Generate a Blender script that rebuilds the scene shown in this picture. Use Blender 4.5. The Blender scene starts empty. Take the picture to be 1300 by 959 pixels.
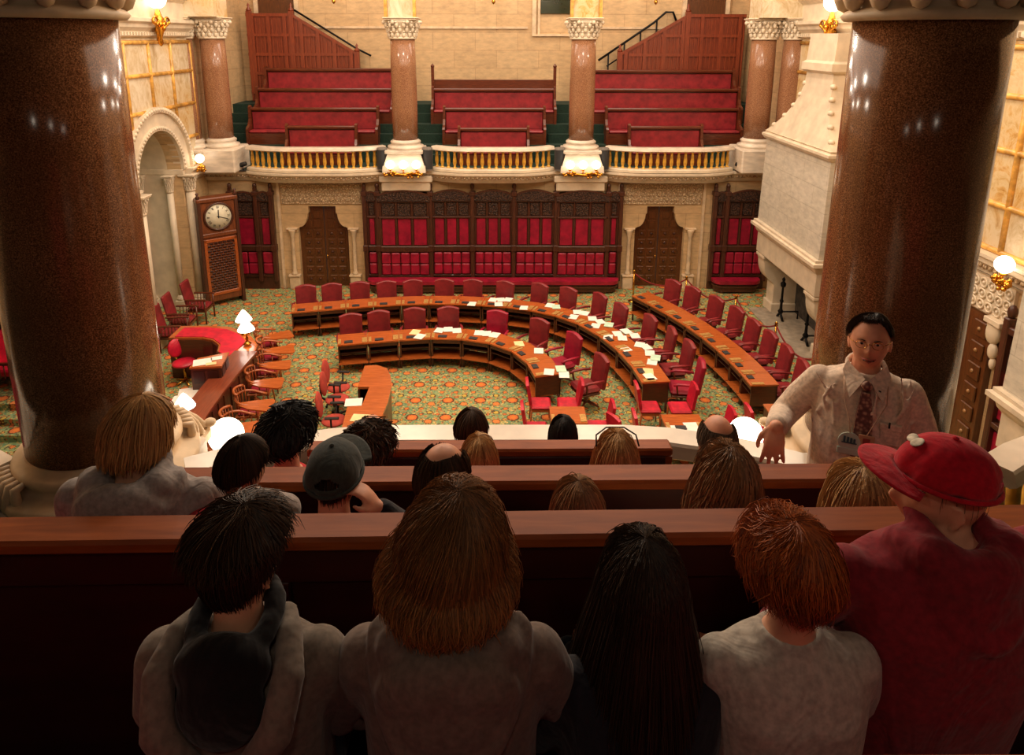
import bpy, math, random
from math import sin, cos, pi, radians, atan2, sqrt, hypot
from mathutils import Matrix, Vector
random.seed(7)
C = bpy.context.scene.collection
# ------------------------------------------------------------------ camera (photo 1300x959)
F, PX, PY, H = 880.0, 635.0, 261.0, 7.9
PITCH = math.atan2(PY-47, F); YAW = math.atan2(5, F); ROLL = 0.002
RM = Matrix.Rotation(-YAW, 3, 'Z') @ Matrix.Rotation(pi/2-PITCH, 3, 'X') @ Matrix.Rotation(ROLL, 3, 'Z')
def ray(x, y): return RM @ Vector(((x-PX)/F, -(y-PY)/F, -1))
def onz(x, y, z): r = ray(x, y); t = (z-H)/r.z; return Vector((r.x*t, r.y*t, z))
def ony(x, y, Y): r = ray(x, y); t = Y/r.y; return Vector((r.x*t, Y, H+r.z*t))
cd = bpy.data.cameras.new('camera'); cam = bpy.data.objects.new('camera', cd); C.objects.link(cam)
cam.location = (0, 0, H); cam.rotation_euler = RM.to_euler()
cd.sensor_width = 36; cd.lens = F*36/1300
cd.shift_x = (650-PX)/1300; cd.shift_y = -(479.5-PY)/1300
cd.clip_start = .05; cd.clip_end = 200
bpy.context.scene.camera = cam
# ------------------------------------------------------------------ materials
def lin(c):
    c = [x/255 for x in c]
    return tuple((x/12.92 if x <= .04045 else ((x+.055)/1.055)**2.4) for x in c)+(1,)
MATS = {}
class NT:
    def __init__(s, name):
        s.m = bpy.data.materials.new(name); s.m.use_nodes = True; s.t = s.m.node_tree; s.b = s.t.nodes['Principled BSDF']; MATS[name] = s.m
        s.co = None
    def n(s, typ, ins={}, **kw):
        o = s.t.nodes.new(typ)
        for k, v in kw.items(): setattr(o, k, v)
        for k, v in ins.items():
            i = o.inputs[k]
            if hasattr(v, 'is_linked') or hasattr(v, 'links'): s.t.links.new(v, i)
            else: i.default_value = v
        return o
    def coord(s, scale=(1, 1, 1), rot=(0, 0, 0)):
        c = s.n('ShaderNodeTexCoord').outputs['Object']
        return s.n('ShaderNodeMapping', {'Vector': c, 'Scale': scale, 'Rotation': rot}).outputs[0]
    def noise(s, sc, vec=None, detail=3, rough=.55, dist=0):
        return s.n('ShaderNodeTexNoise', {'Vector': vec or s.coord(), 'Scale': sc, 'Detail': detail, 'Roughness': rough, 'Distortion': dist}).outputs[0]
    def ramp(s, fac, stops, interp='LINEAR'):
        r = s.n('ShaderNodeValToRGB', {'Fac': fac}); e = r.color_ramp; e.interpolation = interp
        while len(e.elements) < len(stops): e.elements.new(.5)
        for el, (p, c) in zip(e.elements, stops): el.position = p; el.color = lin(c) if max(c) > 1 or len(c) == 3 else c
        return r.outputs[0]
    def mix(s, f, a, b, typ='MIX'):
        m = s.n('ShaderNodeMixRGB', blend_type=typ)
        for i, v in zip((0, 1, 2), (f, a, b)):
            if hasattr(v, 'links'): s.t.links.new(v, m.inputs[i])
            else: m.inputs[i].default_value = (lin(v) if (i and len(v) == 3) else v)
        return m.outputs[0]
    def math(s, op, a, b=0, c=0):
        m = s.n('ShaderNodeMath', operation=op)
        for i, v in enumerate((a, b, c)):
            if hasattr(v, 'links'): s.t.links.new(v, m.inputs[i])
            else: m.inputs[i].default_value = v
        return m.outputs[0]
    def bump(s, h, st=.3, d=.01):
        b = s.n('ShaderNodeBump', {'Height': h, 'Strength': st, 'Distance': d}); s.t.links.new(b.outputs[0], s.b.inputs['Normal'])
    def col(s, c):
        if hasattr(c, 'links'): s.t.links.new(c, s.b.inputs['Base Color'])
        else: s.b.inputs['Base Color'].default_value = lin(c)
    def pr(s, rough=.5, metal=0, spec=.5, coat=0, sheen=0):
        s.b.inputs['Roughness'].default_value = rough; s.b.inputs['Metallic'].default_value = metal
        s.b.inputs['Specular IOR Level'].default_value = spec; s.b.inputs['Coat Weight'].default_value = coat
        s.b.inputs['Coat Roughness'].default_value = .1; s.b.inputs['Sheen Weight'].default_value = sheen
def plain(name, c, rough=.5, metal=0, var=.12, sc=6, bump=0, bs=40, coat=0, spec=.5, sheen=0, emit=0, stretch=(1, 1, 1)):
    t = NT(name); t.pr(rough, metal, spec, coat, sheen)
    n = t.noise(sc, t.coord(stretch))
    d = tuple(max(0, x*(1-var)) for x in c); l = tuple(min(255, x*(1+var)) for x in c)
    t.col(t.ramp(n, [(.3, d), (.7, l)]))
    if bump: t.bump(t.noise(bs, t.coord(stretch)), bump, .005)
    if emit:
        t.b.inputs['Emission Color'].default_value = lin(c); t.b.inputs['Emission Strength'].default_value = emit
    return t.m
def wood(name, dark, light, rough=.3, axis=0, sc=5, coat=.2):
    t = NT(name); t.pr(rough, coat=coat)
    s = [1, 1, 1]; s = [8, 8, 8]; s[axis] = .8
    n = t.noise(sc, t.coord(tuple(s)), 4, .6, .4)
    t.col(t.ramp(n, [(.25, dark), (.5, tuple((a+b)/2 for a, b in zip(dark, light))), (.75, light)])); t.bump(n, .06, .003)
    return t.m
def leather(name, c, rough=.38, var=.16):
    t = NT(name); t.pr(rough, spec=.45)
    t.col(t.ramp(t.noise(5), [(.3, tuple(x*(1-var) for x in c)), (.7, tuple(min(255, x*(1+var)) for x in c))]))
    t.bump(t.n('ShaderNodeTexVoronoi', {'Vector': t.coord(), 'Scale': 160}).outputs[0], .1, .002)
    return t.m
def blocks(name, c1, c2, mortar, sx, sz, plane='XZ', rough=.6, msize=.012):
    t = NT(name); t.pr(rough)
    rot = {'XZ': (pi/2, 0, 0), 'YZ': (pi/2, 0, pi/2)}[plane]
    co = t.n('ShaderNodeTexCoord').outputs['Object']; sp = t.n('ShaderNodeSeparateXYZ', {0: co})
    v = t.n('ShaderNodeCombineXYZ', {0: sp.outputs[0 if plane == 'XZ' else 1], 1: sp.outputs[2]}).outputs[0]
    b = t.n('ShaderNodeTexBrick', {'Vector': v, 'Color1': lin(c1), 'Color2': lin(c2), 'Mortar': lin(mortar), 'Scale': 1, 'Mortar Size': msize, 'Mortar Smooth': .3, 'Brick Width': sx, 'Row Height': sz}, offset=.5)
    n = t.noise(3.5, t.coord((1, 1, 2.5)), 5, .65)
    t.col(t.mix(.45, b.outputs[0], t.ramp(n, [(.3, tuple(x*.72 for x in c1)), (.7, tuple(min(255, x*1.15) for x in c2))])))
    t.bump(n, .08, .01)
    return t.m
STONE = blocks('sandstone_blocks', (206, 176, 134), (194, 162, 120), (160, 128, 92), 1.5, .62)
STONE_Y = blocks('sandstone_blocks_side', (206, 176, 134), (194, 162, 120), (160, 128, 92), 1.5, .62, 'YZ')
LIME = plain('carved_limestone', (208, 184, 152), .6, var=.1, sc=4, bump=.25, bs=18)
LIMEW = plain('pale_limestone', (212, 196, 172), .5, var=.06, sc=3, bump=.08, bs=14)
WHITE = blocks('white_marble_blocks', (206, 198, 184), (194, 186, 170), (158, 148, 132), 1.25, .55, 'YZ', .45, .008)
MARBLE = plain('white_marble', (210, 196, 178), .28, var=.09, sc=2.5, stretch=(1, 1, 3))
PLAST = plain('ceiling_plaster', (190, 160, 120), .8)
DARKCEIL = plain('gallery_vault_stone', (60, 44, 32), .9)
t = NT('relief_stone'); t.pr(.65); vz = t.n('ShaderNodeTexVoronoi', {'Vector': t.coord(), 'Scale': 14}, feature='DISTANCE_TO_EDGE').outputs[0]
t.col(t.ramp(vz, [(0, (150, 122, 88)), (.25, (212, 188, 154))])); t.bump(vz, .9, .04); RELIEF = t.m
t = NT('brown_granite'); t.pr(.16, coat=0, spec=.42)
n1 = t.noise(120, None, 2, .7); n2 = t.noise(3, t.coord((1, 1, .5)), 4)
t.col(t.mix(t.math('MULTIPLY', t.ramp(n2, [(.35, (0, 0, 0)), (.7, (255, 255, 255))]), .55), t.ramp(n1, [(.32, (58, 34, 20)), (.5, (126, 80, 50)), (.68, (186, 130, 90))]), (96, 58, 36))); GRANITE = t.m
t = NT('pink_granite'); t.pr(.2, coat=.2, spec=.4); n1 = t.noise(70, None, 2, .7)
t.col(t.ramp(n1, [(.3, (84, 52, 34)), (.5, (142, 98, 70)), (.7, (176, 132, 100))])); GRANITE2 = t.m
t = NT('onyx_marble'); t.pr(.2); n1 = t.noise(2.6, t.coord((1, 1, .7)), 7, .72, 1.0); n2 = t.noise(.5, None, 1)
t.col(t.mix(t.ramp(n2, [(.44, (0, 0, 0)), (.56, (255, 255, 255))]), t.ramp(n1, [(.3, (166, 112, 50)), (.42, (204, 164, 100)), (.52, (214, 190, 146)), (.62, (196, 160, 100)), (.75, (206, 178, 132))]), t.ramp(n1, [(.3, (178, 150, 104)), (.5, (210, 192, 160)), (.62, (222, 208, 182))]))); ONYX = t.m
YELM = plain('yellow_onyx_trim', (210, 158, 78), .25, var=.2, sc=5)
AMBER = plain('amber_onyx', (226, 160, 62), .2, var=.25, sc=4, coat=.3)
t = NT('patterned_carpet'); t.pr(.95, spec=.1)
co = t.n('ShaderNodeTexCoord').outputs['Object']; sp = t.n('ShaderNodeSeparateXYZ', {0: co})
def cell(ox, oy, s, sy=None):
    fx = t.math('SUBTRACT', t.math('FRACT', t.math('ADD', t.math('DIVIDE', sp.outputs[0], s), ox)), .5)
    fy = t.math('SUBTRACT', t.math('FRACT', t.math('ADD', t.math('DIVIDE', sp.outputs[1], sy or s), oy)), .5)
    return t.math('MULTIPLY', t.math('SQRT', t.math('ADD', t.math('MULTIPLY', fx, fx), t.math('MULTIPLY', fy, fy))), s)
wob = t.noise(26, None, 2)
def med(ox, oy, s, r, wb=.03, sy=None): return t.math('SUBTRACT', t.math('ADD', cell(ox, oy, s, sy), t.math('MULTIPLY', t.math('SUBTRACT', wob, .5), wb*3)), r)
def msk(d): return t.math('LESS_THAN', d, 0)
vo = t.n('ShaderNodeTexVoronoi', {'Vector': co, 'Scale': 26}); 
base = t.ramp(t.n('ShaderNodeSeparateColor', {0: vo.outputs['Color']}).outputs[0], [(0, (112, 140, 104)), (.22, (148, 160, 108)), (.4, (186, 164, 100)), (.52, (128, 148, 100)), (.68, (176, 116, 74)), (.78, (96, 86, 64)), (.85, (134, 158, 118)), (.95, (208, 180, 116))], 'CONSTANT')
c_ = base
for ox, oy, s, r, ring, cc in [(0, 0, .72, .105, .032, (208, 116, 64)), (.5, .22, .72, .075, .018, (214, 130, 72)), (.5, .72, .72, .05, .022, (196, 168, 80)), (.22, .5, .72, .045, .014, (206, 122, 66)), (.78, .5, .72, .045, .014, (206, 122, 66)), (.28, .12, .72, .03, .012, (206, 150, 80)), (.72, .12, .72, .03, .012, (206, 150, 80)), (.25, .82, .72, .034, .014, (200, 116, 70)), (.75, .82, .72, .034, .014, (200, 116, 70))]:
    c_ = t.mix(msk(med(ox, oy, s, r+ring)), c_, (98, 62, 42)); c_ = t.mix(msk(med(ox, oy, s, r)), c_, cc)
c_ = t.mix(msk(med(0, 0, .72, .05)), c_, (224, 132, 62))
t.col(c_); t.bump(t.noise(300), .3, .004); CARPET = t.m
GREENC = plain('dark_green_carpet', (20, 44, 34), .95, sc=30, var=.3)
MAHOG = wood('mahogany', (66, 26, 12), (116, 54, 28))
MAHOGD = wood('dark_mahogany', (34, 10, 6), (62, 20, 12), .35, coat=.15)
RAILW = wood('polished_mahogany_rail', (124, 58, 22), (164, 84, 36), .55, 0, 4, 0); RAILW.node_tree.nodes['Principled BSDF'].inputs['Specular IOR Level'].default_value = .2
PANELW = wood('carved_oak', (50, 24, 14), (92, 46, 26), .45, 2)
STAIRW = wood('reddish_oak', (98, 36, 14), (146, 62, 28), .45, 2)
DOORW = wood('door_oak', (64, 34, 14), (110, 62, 28), .35, 2)
DESKT = wood('desk_top_wood', (150, 72, 28), (204, 108, 50), .22, 0, 4, .5)
DESKB = wood('desk_body_wood', (58, 26, 14), (96, 46, 24), .35, 0)
CHAIRW = wood('orange_oak', (140, 68, 30), (186, 98, 48), .3, 1)
RED = leather('crimson_leather', (146, 22, 48), .38)
REDB = leather('bright_red_leather', (186, 26, 52), .38)
BURG = leather('burgundy_leather', (124, 36, 40), .38)
BENCHR = leather('gallery_red_leather', (134, 36, 42), .42)
REDFAB = plain('red_felt', (188, 16, 44), .9, bump=.1)
SALMON = plain('coral_fabric', (176, 66, 54), .9, bump=.15, bs=120)
BLACKP = plain('black_plastic', (22, 22, 24), .45)
GREYP = plain('dark_grey_pad', (44, 44, 46), .6)
IRON = plain('black_iron', (20, 18, 18), .5, .6)
BRASS = plain('polished_brass', (206, 156, 70), .22, 1, bump=.05)
GOLD = plain('gilded_bronze', (222, 160, 62), .25, 1, bump=.2, bs=30)
TAN = plain('tan_brass_plate', (196, 154, 90), .4, .4, sc=20)
PAPER = plain('white_paper', (238, 234, 228), .8, var=.03)
CREAM = plain('cream_paper', (236, 214, 160), .8, var=.04)
GREENP = plain('pale_green_paper', (190, 222, 200), .8, var=.04)
LAMPG = plain('lit_globe_glass', (255, 240, 214), .3, var=0, emit=4.5)
LAMPS = plain('lit_lamp_shade', (255, 244, 226), .3, var=0, emit=5)
SPKG = plain('grey_speaker_plastic', (116, 108, 100), .6)
SPKW = plain('white_speaker_plastic', (214, 208, 198), .5)
CLOCKF = plain('clock_face_enamel', (226, 220, 196), .4, var=.04)
INK = plain('black_ink', (20, 18, 16), .6)
REDROPE = plain('red_velvet_rope', (120, 26, 24), .9)
SOOT = plain('sooty_firebrick', (62, 56, 50), .9, sc=8, var=.3)
# ------------------------------------------------------------------ mesh builder
class MB:
    def __init__(s): s.v = []; s.f = []; s.sm = []; s.T = Matrix()
    def add(s, vs, fs, smooth=False):
        b = len(s.v); s.v += [s.T @ Vector(v) for v in vs]; s.f += [tuple(b+i for i in f) for f in fs]; s.sm += [smooth]*len(fs); return s
    def box(s, x0, x1, y0, y1, z0, z1, c=0):
        if c <= 0:
            return s.add([(x, y, z) for z in (z0, z1) for y in (y0, y1) for x in (x0, x1)],
                         [(0, 2, 3, 1), (4, 5, 7, 6), (0, 1, 5, 4), (2, 6, 7, 3), (0, 4, 6, 2), (1, 3, 7, 5)])
        c = min(c, (x1-x0)*.45, (y1-y0)*.45, (z1-z0)*.45); vs = []; 
        for sz in (0, 1):
            for sy in (0, 1):
                for sx in (0, 1):
                    X, Y, Z = (x0, x1)[sx], (y0, y1)[sy], (z0, z1)[sz]; dx, dy, dz = c*(1-2*sx), c*(1-2*sy), c*(1-2*sz)
                    vs += [(X, Y+dy, Z+dz), (X+dx, Y, Z+dz), (X+dx, Y+dy, Z)]
        i = lambda sx, sy, sz, k: (sz*4+sy*2+sx)*3+k
        fs = []
        for a in (0, 1):
            q = [i(a, 0, 0, 0), i(a, 1, 0, 0), i(a, 1, 1, 0), i(a, 0, 1, 0)]; fs.append(q if a else q[::-1])
            q = [i(0, a, 0, 1), i(0, a, 1, 1), i(1, a, 1, 1), i(1, a, 0, 1)]; fs.append(q if a else q[::-1])
            q = [i(0, 0, a, 2), i(1, 0, a, 2), i(1, 1, a, 2), i(0, 1, a, 2)]; fs.append(q if a else q[::-1])
        for a in (0, 1):
            for b in (0, 1):
                e = [(i(a, b, 0, 0), i(a, b, 0, 1), i(a, b, 1, 1), i(a, b, 1, 0)), (i(a, 0, b, 0), i(a, 0, b, 2), i(a, 1, b, 2), i(a, 1, b, 0)), (i(0, a, b, 1), i(0, a, b, 2), i(1, a, b, 2), i(1, a, b, 1))]
                for k, q in enumerate(e): fs.append(q if ((a ^ b) ^ (k == 1)) == 0 else q[::-1])
                for d in (0, 1):
                    q = [i(a, b, d, 0), i(a, b, d, 1), i(a, b, d, 2)]; fs.append(q)
        return s.add(vs, fs)
    def lathe(s, pr, n=24, c=(0, 0, 0), sx=1, sy=1, a0=0, a1=2*pi, smooth=True, sq=0, cap=True):
        full = abs(a1-a0-2*pi) < 1e-6; m = n if full else n+1; vs = []
        for r, z in pr:
            for k in range(m):
                a = a0+(a1-a0)*k/n; q = 1
                if sq: q = 1/max(abs(cos(a)), abs(sin(a)))**sq
                vs.append((c[0]+r*q*cos(a)*sx, c[1]+r*q*sin(a)*sy, c[2]+z))
        fs = []
        for j in range(len(pr)-1):
            for k in range(n):
                a, b = j*m+k, j*m+(k+1) % m; fs.append((a, b, b+m, a+m))
        s.add(vs, fs, smooth)
        if full and cap:
            for j in (0, len(pr)-1):
                if pr[j][0] > 1e-4:
                    q = list(range(j*m, j*m+m)); b = len(s.v)-len(vs)
                    s.f.append(tuple(b+i for i in (q[::-1] if j == 0 else q))); s.sm.append(False)
        return s
    def cyl(s, x, y, z0, z1, r, n=16, r2=None): return s.lathe([(r, z0), (r if r2 is None else r2, z1)], n, (x, y, 0))
    def tube(s, pts, r, n=8, cap=True, flat=1):
        pts = [Vector(p) for p in pts]; rr = r if isinstance(r, (list, tuple)) else [r]*len(pts); vs = []; up = Vector((0, 0, 1))
        d0 = (pts[1]-pts[0]).normalized()
        if abs(d0.z) > .9: up = Vector((0, 1, 0))
        u = d0.cross(up).normalized()
        for i, p in enumerate(pts):
            d = (pts[min(i+1, len(pts)-1)]-pts[max(i-1, 0)]).normalized()
            u = (u-d*u.dot(d)).normalized(); w = d.cross(u)
            for k in range(n):
                a = 2*pi*k/n; vs.append(p+u*cos(a)*rr[i]+w*sin(a)*rr[i]*flat)
        fs = [(i*n+k, i*n+(k+1) % n, (i+1)*n+(k+1) % n, (i+1)*n+k) for i in range(len(pts)-1) for k in range(n)]
        if cap: fs += [tuple(range(n))[::-1], tuple((len(pts)-1)*n+k for k in range(n))]
        return s.add(vs, fs, n > 4)
    def ell(s, c, r, n=12, m=8, M=None):
        vs = []
        for j in range(m+1):
            t_ = pi*j/m
            for k in range(n):
                a = 2*pi*k/n; v = Vector((r[0]*sin(t_)*cos(a), r[1]*sin(t_)*sin(a), -r[2]*cos(t_)))
                if M: v = M @ v
                vs.append(Vector(c)+v)
        return s.add(vs, [(j*n+k, j*n+(k+1) % n, (j+1)*n+(k+1) % n, (j+1)*n+k) for j in range(m) for k in range(n)], True)
    def prism(s, poly, a, b, ax='y', smooth=False):
        """poly: 2-D outline; extruded from a to b along ax (y: poly in xz, x: poly in yz, z: poly in xy)"""
        f = {'y': lambda p, h: (p[0], h, p[1]), 'x': lambda p, h: (h, p[0], p[1]), 'z': lambda p, h: (p[0], p[1], h)}[ax]; n = len(poly)
        vs = [f(p, a) for p in poly]+[f(p, b) for p in poly]
        return s.add(vs, [(k, (k+1) % n, (k+1) % n+n, k+n) for k in range(n)]+[tuple(range(n))[::-1], tuple(range(n, 2*n))], smooth)
    def sweep(s, prof, path, closed=False, smooth=False):
        """prof: (offset along left normal, z); path: xy(z) points"""
        P = [Vector((p[0], p[1], 0)) for p in path]; Z = [p[2] if len(p) > 2 else 0 for p in path]; m = len(prof); vs = []; n = len(P)
        for i, p in enumerate(P):
            a = P[i-1] if (i or closed) else p; b = P[(i+1) % n] if (i < n-1 or closed) else p
            d1 = (p-a).normalized() if (p-a).length else (b-p).normalized(); d2 = (b-p).normalized() if (b-p).length else d1
            d = (d1+d2).normalized(); nn = Vector((-d.y, d.x, 0)); sc = 1/max(.4, nn.dot(Vector((-d2.y, d2.x, 0))))
            for o, z in prof: q = p+nn*o*sc; vs.append((q.x, q.y, z+Z[i]))
        fs = [(i*m+k, ((i+1) % n)*m+k, ((i+1) % n)*m+(k+1) % m, i*m+(k+1) % m) for i in range(n if closed else n-1) for k in range(m)]
        if not closed: fs += [tuple(range(m)), tuple((n-1)*m+k for k in range(m))[::-1]]
        return s.add(vs, fs, smooth)
    def grid(s, fn, nu, nv, smooth=True):
        vs = [fn(u/nu, v/nv) for v in range(nv+1) for u in range(nu+1)]; w = nu+1
        return s.add(vs, [(v*w+u, v*w+u+1, (v+1)*w+u+1, (v+1)*w+u) for v in range(nv) for u in range(nu)], smooth)
    def mesh(s, name):
        me = bpy.data.meshes.new(name); me.from_pydata([tuple(v) for v in s.v], [], s.f); me.polygons.foreach_set('use_smooth', s.sm)
        me.update(); return me
    def obj(s, name, mat, parent=None, world=True, fix=True):
        if parent is not None and world and any(parent.get('_o', (0, 0, 0))):
            o_ = Vector(parent['_o']); s.v = [v-o_ for v in s.v]
        me = s.mesh(name)
        if fix:
            import bmesh
            bm = bmesh.new(); bm.from_mesh(me); bmesh.ops.recalc_face_normals(bm, faces=bm.faces); bm.to_mesh(me); bm.free()
        me.materials.append(mat)
        o = bpy.data.objects.new(name, me); C.objects.link(o)
        if parent is not None:
            o.parent = parent
            if world: o['_o'] = tuple(parent.get('_o', (0, 0, 0)))
        return o
def tag(o, label, cat=None, group=None, kind=None):
    if label: o['label'] = label
    if cat: o['category'] = cat
    if group: o['group'] = group
    if kind: o['kind'] = kind
    return o
def thing(name, label, cat, loc=(0, 0, 0), group=None, rz=0, kind=None):
    """Empty at the thing's base; parts built in world coordinates are shifted by loc (rz must be 0 for those)"""
    o = bpy.data.objects.new(name, None); C.objects.link(o); o.location = loc; o.rotation_euler = (0, 0, rz); o['_o'] = tuple(loc)
    return tag(o, label, cat, group, kind)
def local(o): o['_o'] = (0, 0, 0); return o
def struct(name, mb, m, label=None):
    o = mb.obj(name, m); o['kind'] = 'structure'
    if label: o['label'] = label
    return o
def each(name, mat, parent, boxes):
    for b in boxes: MB().box(*b).obj(name, mat, parent)
KIDS = {}
def kids(o):
    if o.name not in KIDS: KIDS[o.name] = [c for c in bpy.data.objects if c.parent == o]
    return KIDS[o.name]
def dup(o, loc=None, rz=None, label=None, parent=None, scale=None):
    c = o.copy(); C.objects.link(c)
    if parent is not None: c.parent = parent
    if loc is not None: c.location = loc
    if rz is not None: c.rotation_euler = (0, 0, rz)
    if scale is not None: c.scale = scale
    if label: c['label'] = label
    for ch in kids(o): dup(ch, parent=c)
    return c
ORD = 'first second third fourth fifth sixth seventh eighth ninth tenth eleventh twelfth thirteenth fourteenth fifteenth sixteenth seventeenth eighteenth nineteenth twentieth'.split()
# ================================================================== ROOM SHELL
YW = 21.2; XL = -9.0; XR = 8.85
struct('floor', MB().box(-11.2, 9.6, 3.9, 22, -.2, 0), CARPET)
DOORS = [(-6.28, -4.70), (4.40, 5.98)]
poly = [(XL-.4, 0)]
def door_outline(x0, x1):
    q = [(x0, 0), (x0, 1.98)]
    for k in range(7): a = pi*k/12; q.append((x0+.06+.26*sin(a)*1.0, 1.98+.06+.0+.42*(1-cos(a))))
    q += [(x0+.36, 2.5), (x0+.36, 2.72), (x1-.36, 2.72), (x1-.36, 2.5)]
    for k in range(6, -1, -1): a = pi*k/12; q.append((x1-.06-.26*sin(a), 2.04+.42*(1-cos(a))))
    return q+[(x1, 1.98), (x1, 0)]
for d in DOORS: poly += door_outline(*d)
poly += [(XR+.4, 0), (XR+.4, 3.7), (XL-.4, 3.7)]
struct('wall_back', MB().prism(poly, YW, YW+.35), STONE)
for i, (x0, x1) in enumerate(DOORS):
    xc = (x0+x1)/2
    d = MB()
    for a, b in ((x0-.02, xc-.012), (xc+.012, x1+.02)):
        d.box(a, b, YW+.2, YW+.28, 0, 2.8)
    dr = struct('door_%d' % (i+1), d, DOORW)
    st = MB(); kn = MB()
    for side in (0, 1):
        for cx in range(2):
            for r in range(8):
                X = (x0+.27+cx*.3) if side == 0 else (x1-.27-cx*.3); Z = .25+r*.305
                st.T = Matrix.Translation((X, YW+.2, Z)); st.lathe([(.0, .0), (.13, .0), (.12, .012), (.105, .012)], 4, (0, 0, 0)) if 0 else st.box(-.12, .12, -.02, .01, -.12, .12, .015)
                if r < 6: kn.T = Matrix.Translation((X, YW+.165, Z)) @ Matrix.Rotation(pi/2, 4, 'X'); kn.lathe([(.0, .03), (.04, .022), (.06, 0)], 4)
    st.obj('coffered_panel', DOORW, dr, False); k_ = kn.obj('stud', PANELW, dr, False)
    MB().cyl(0, 0, 0, .12, .018, 8).obj('handle', BRASS, dr, False).location = (xc+(.05 if i == 0 else -.06), YW+.15, .95+.0)
    # carved stone surround
    tr = MB(); m = .55
    tr.box(x0-.58, x0-.5, YW-.06, YW+.01, 0, 3.5); tr.box(x1+.5, x1+.58, YW-.06, YW+.01, 0, 3.5); tr.box(x0-.62, x1+.62, YW-.1, YW+.01, 3.5, 3.58)
    for X in (x0-.18, x1+.18):
        tr.box(X-.17, X+.17, YW-.14, YW+.01, 0, .42, .02); tr.box(X-.19, X+.19, YW-.17, YW+.01, .42, .48, .01)
        tr.lathe([(.09, .48), (.1, .52), (.075, .56), (.065, .62), (.06, 1.72), (.075, 1.76), (.08, 1.84), (.12, 1.94), (.12, 1.98)], 12, (X, YW-.06, 0))
        tr.box(X-.17, X+.17, YW-.12, YW+.01, 1.98, 2.02, .005)
    struct('trim_%d' % (i+1), tr, LIME)
    rl = MB(); rl.box(x0-.45, x1+.45, YW-.05, YW+.01, 2.8, 3.46)
    for k in range(26): rl.box(x0-.42+k*(x1-x0+.84)/26, x0-.42+(k+.55)*(x1-x0+.84)/26, YW-.075, YW-.05, 3.4, 3.45)
    for r in range(3):
        for k in range(15): 
            X = x0-.36+k*.165+(r % 2)*.07
            if X < x1+.38: rl.lathe([(.02, 0), (.05, .012), (.075, 0), (.085, -.01)], 8, (0, 0, 0)) if 0 else rl.ell((X, YW-.055, 2.93+r*.17), (.066, .03, .06), 8, 5)
    struct('trim_%d' % (i+3), rl, RELIEF)
# back gallery: bowed slab, moulding and parapet
BAY = [(-7.62, -3.42), (-1.95, 1.73), (3.38, 7.25)]
def bow(x0, x1, y, d, n=14):
    q = []
    for k in range(n+1):
        u = k/n; e = min(u, 1-u)*2; q.append((x0+(x1-x0)*u, y+d*min(1, (1-(1-min(1, e*1.6))**2))))
    return q
def gallery_front(yb, sgn, bays, z0, tn, mat2):
    """carved moulding running the whole width, bowing out at each bay; sgn=-1 bows to -Y"""
    path = [(bays[0][0]-1.9, yb)]
    for x0, x1 in bays: path += [(x0-.12, yb)]+bow(x0, x1, yb, sgn*.42)+[(x1+.12, yb)]
    path += [(bays[-1][1]+1.9, yb)]
    s = -sgn
    m = MB()
    m.sweep([(s*-.02*1, z0-.32), (s*-.12, z0-.2), (s*-.1, z0-.18), (s*-.2, z0-.08), (s*-.24, z0-.06), (s*-.24, z0), (s*.6, z0), (s*.6, z0-.32)], path)
    struct('trim_%d' % tn, m, LIMEW)
    b = MB(); n = 0
    for i in range(len(path)-1):
        a, c = Vector(path[i]), Vector(path[i+1]); L = (c-a).length; k = max(1, int(L/.13))
        for j in range(k):
            p = a.lerp(c, (j+.5)/k); b.ell((p.x, p.y+sgn*.15, z0-.15), (.05, .05, .045), 6, 4)
    struct('trim_%d' % (tn+1), b, RELIEF)
    return path
path = gallery_front(YW-.05, -1, BAY, 3.88, 5, LIME)
struct('floor_gallery_far', MB().prism([(p[0], p[1]) for p in path]+[(XR+.3, 22.6), (XL-.3, 22.6)], 3.6, 3.9, 'z'), GREENC)
def balustrade(name, label, path, z0, zt, pitch, ymat, group, railw=.17):
    t = thing(name, label, 'balustrade', (path[len(path)//2][0], path[len(path)//2][1], z0), group)
    MB().sweep([(-railw, zt-.1), (-railw*.8, zt-.02), (-railw*.7, zt), (railw*.7, zt), (railw*.8, zt-.02), (railw, zt-.1), (railw*.7, zt-.13), (-railw*.7, zt-.13)], path).obj('top_rail', MARBLE, t)
    MB().sweep([(-railw*.9, z0), (-railw*.9, z0+.07), (-railw*.7, z0+.11), (railw*.7, z0+.11), (railw*.9, z0+.07), (railw*.9, z0)], path).obj('plinth', LIMEW, t)
    L = 0; pts = [Vector(p) for p in path]; seg = [(pts[i+1]-pts[i]).length for i in range(len(pts)-1)]; tot = sum(seg); n = int(tot/pitch); h = zt-z0-.24
    pr = [(.062, 0), (.062, .05), (.04, .07), (.034, .12), (.056, .3), (.06, .4), (.05, .6), (.036, .85), (.034, .9), (.055, .93), (.058, 1)]
    me = None
    for k in range(n):
        d = (k+.5)*tot/n; i = 0
        while d > seg[i]: d -= seg[i]; i += 1
        p = pts[i].lerp(pts[i+1], d/seg[i])
        if me is None:
            o = MB().lathe([(r, z*h) for r, z in pr], 10).obj('baluster', ymat, t, False); me = o
        else: o = me.copy(); C.objects.link(o)
        o.location = Vector((p.x, p.y, z0+.11))-t.location
    return t
for i, (x0, x1) in enumerate(BAY):
    balustrade('balustrade', 'far gallery marble balustrade with amber balusters, ' + ['left of the left middle column', 'between the two middle columns', 'right of the right middle column'][i], bow(x0+.03, x1-.03, YW-.05, -.42), 3.9, 4.66, .21, AMBER, None)
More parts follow.
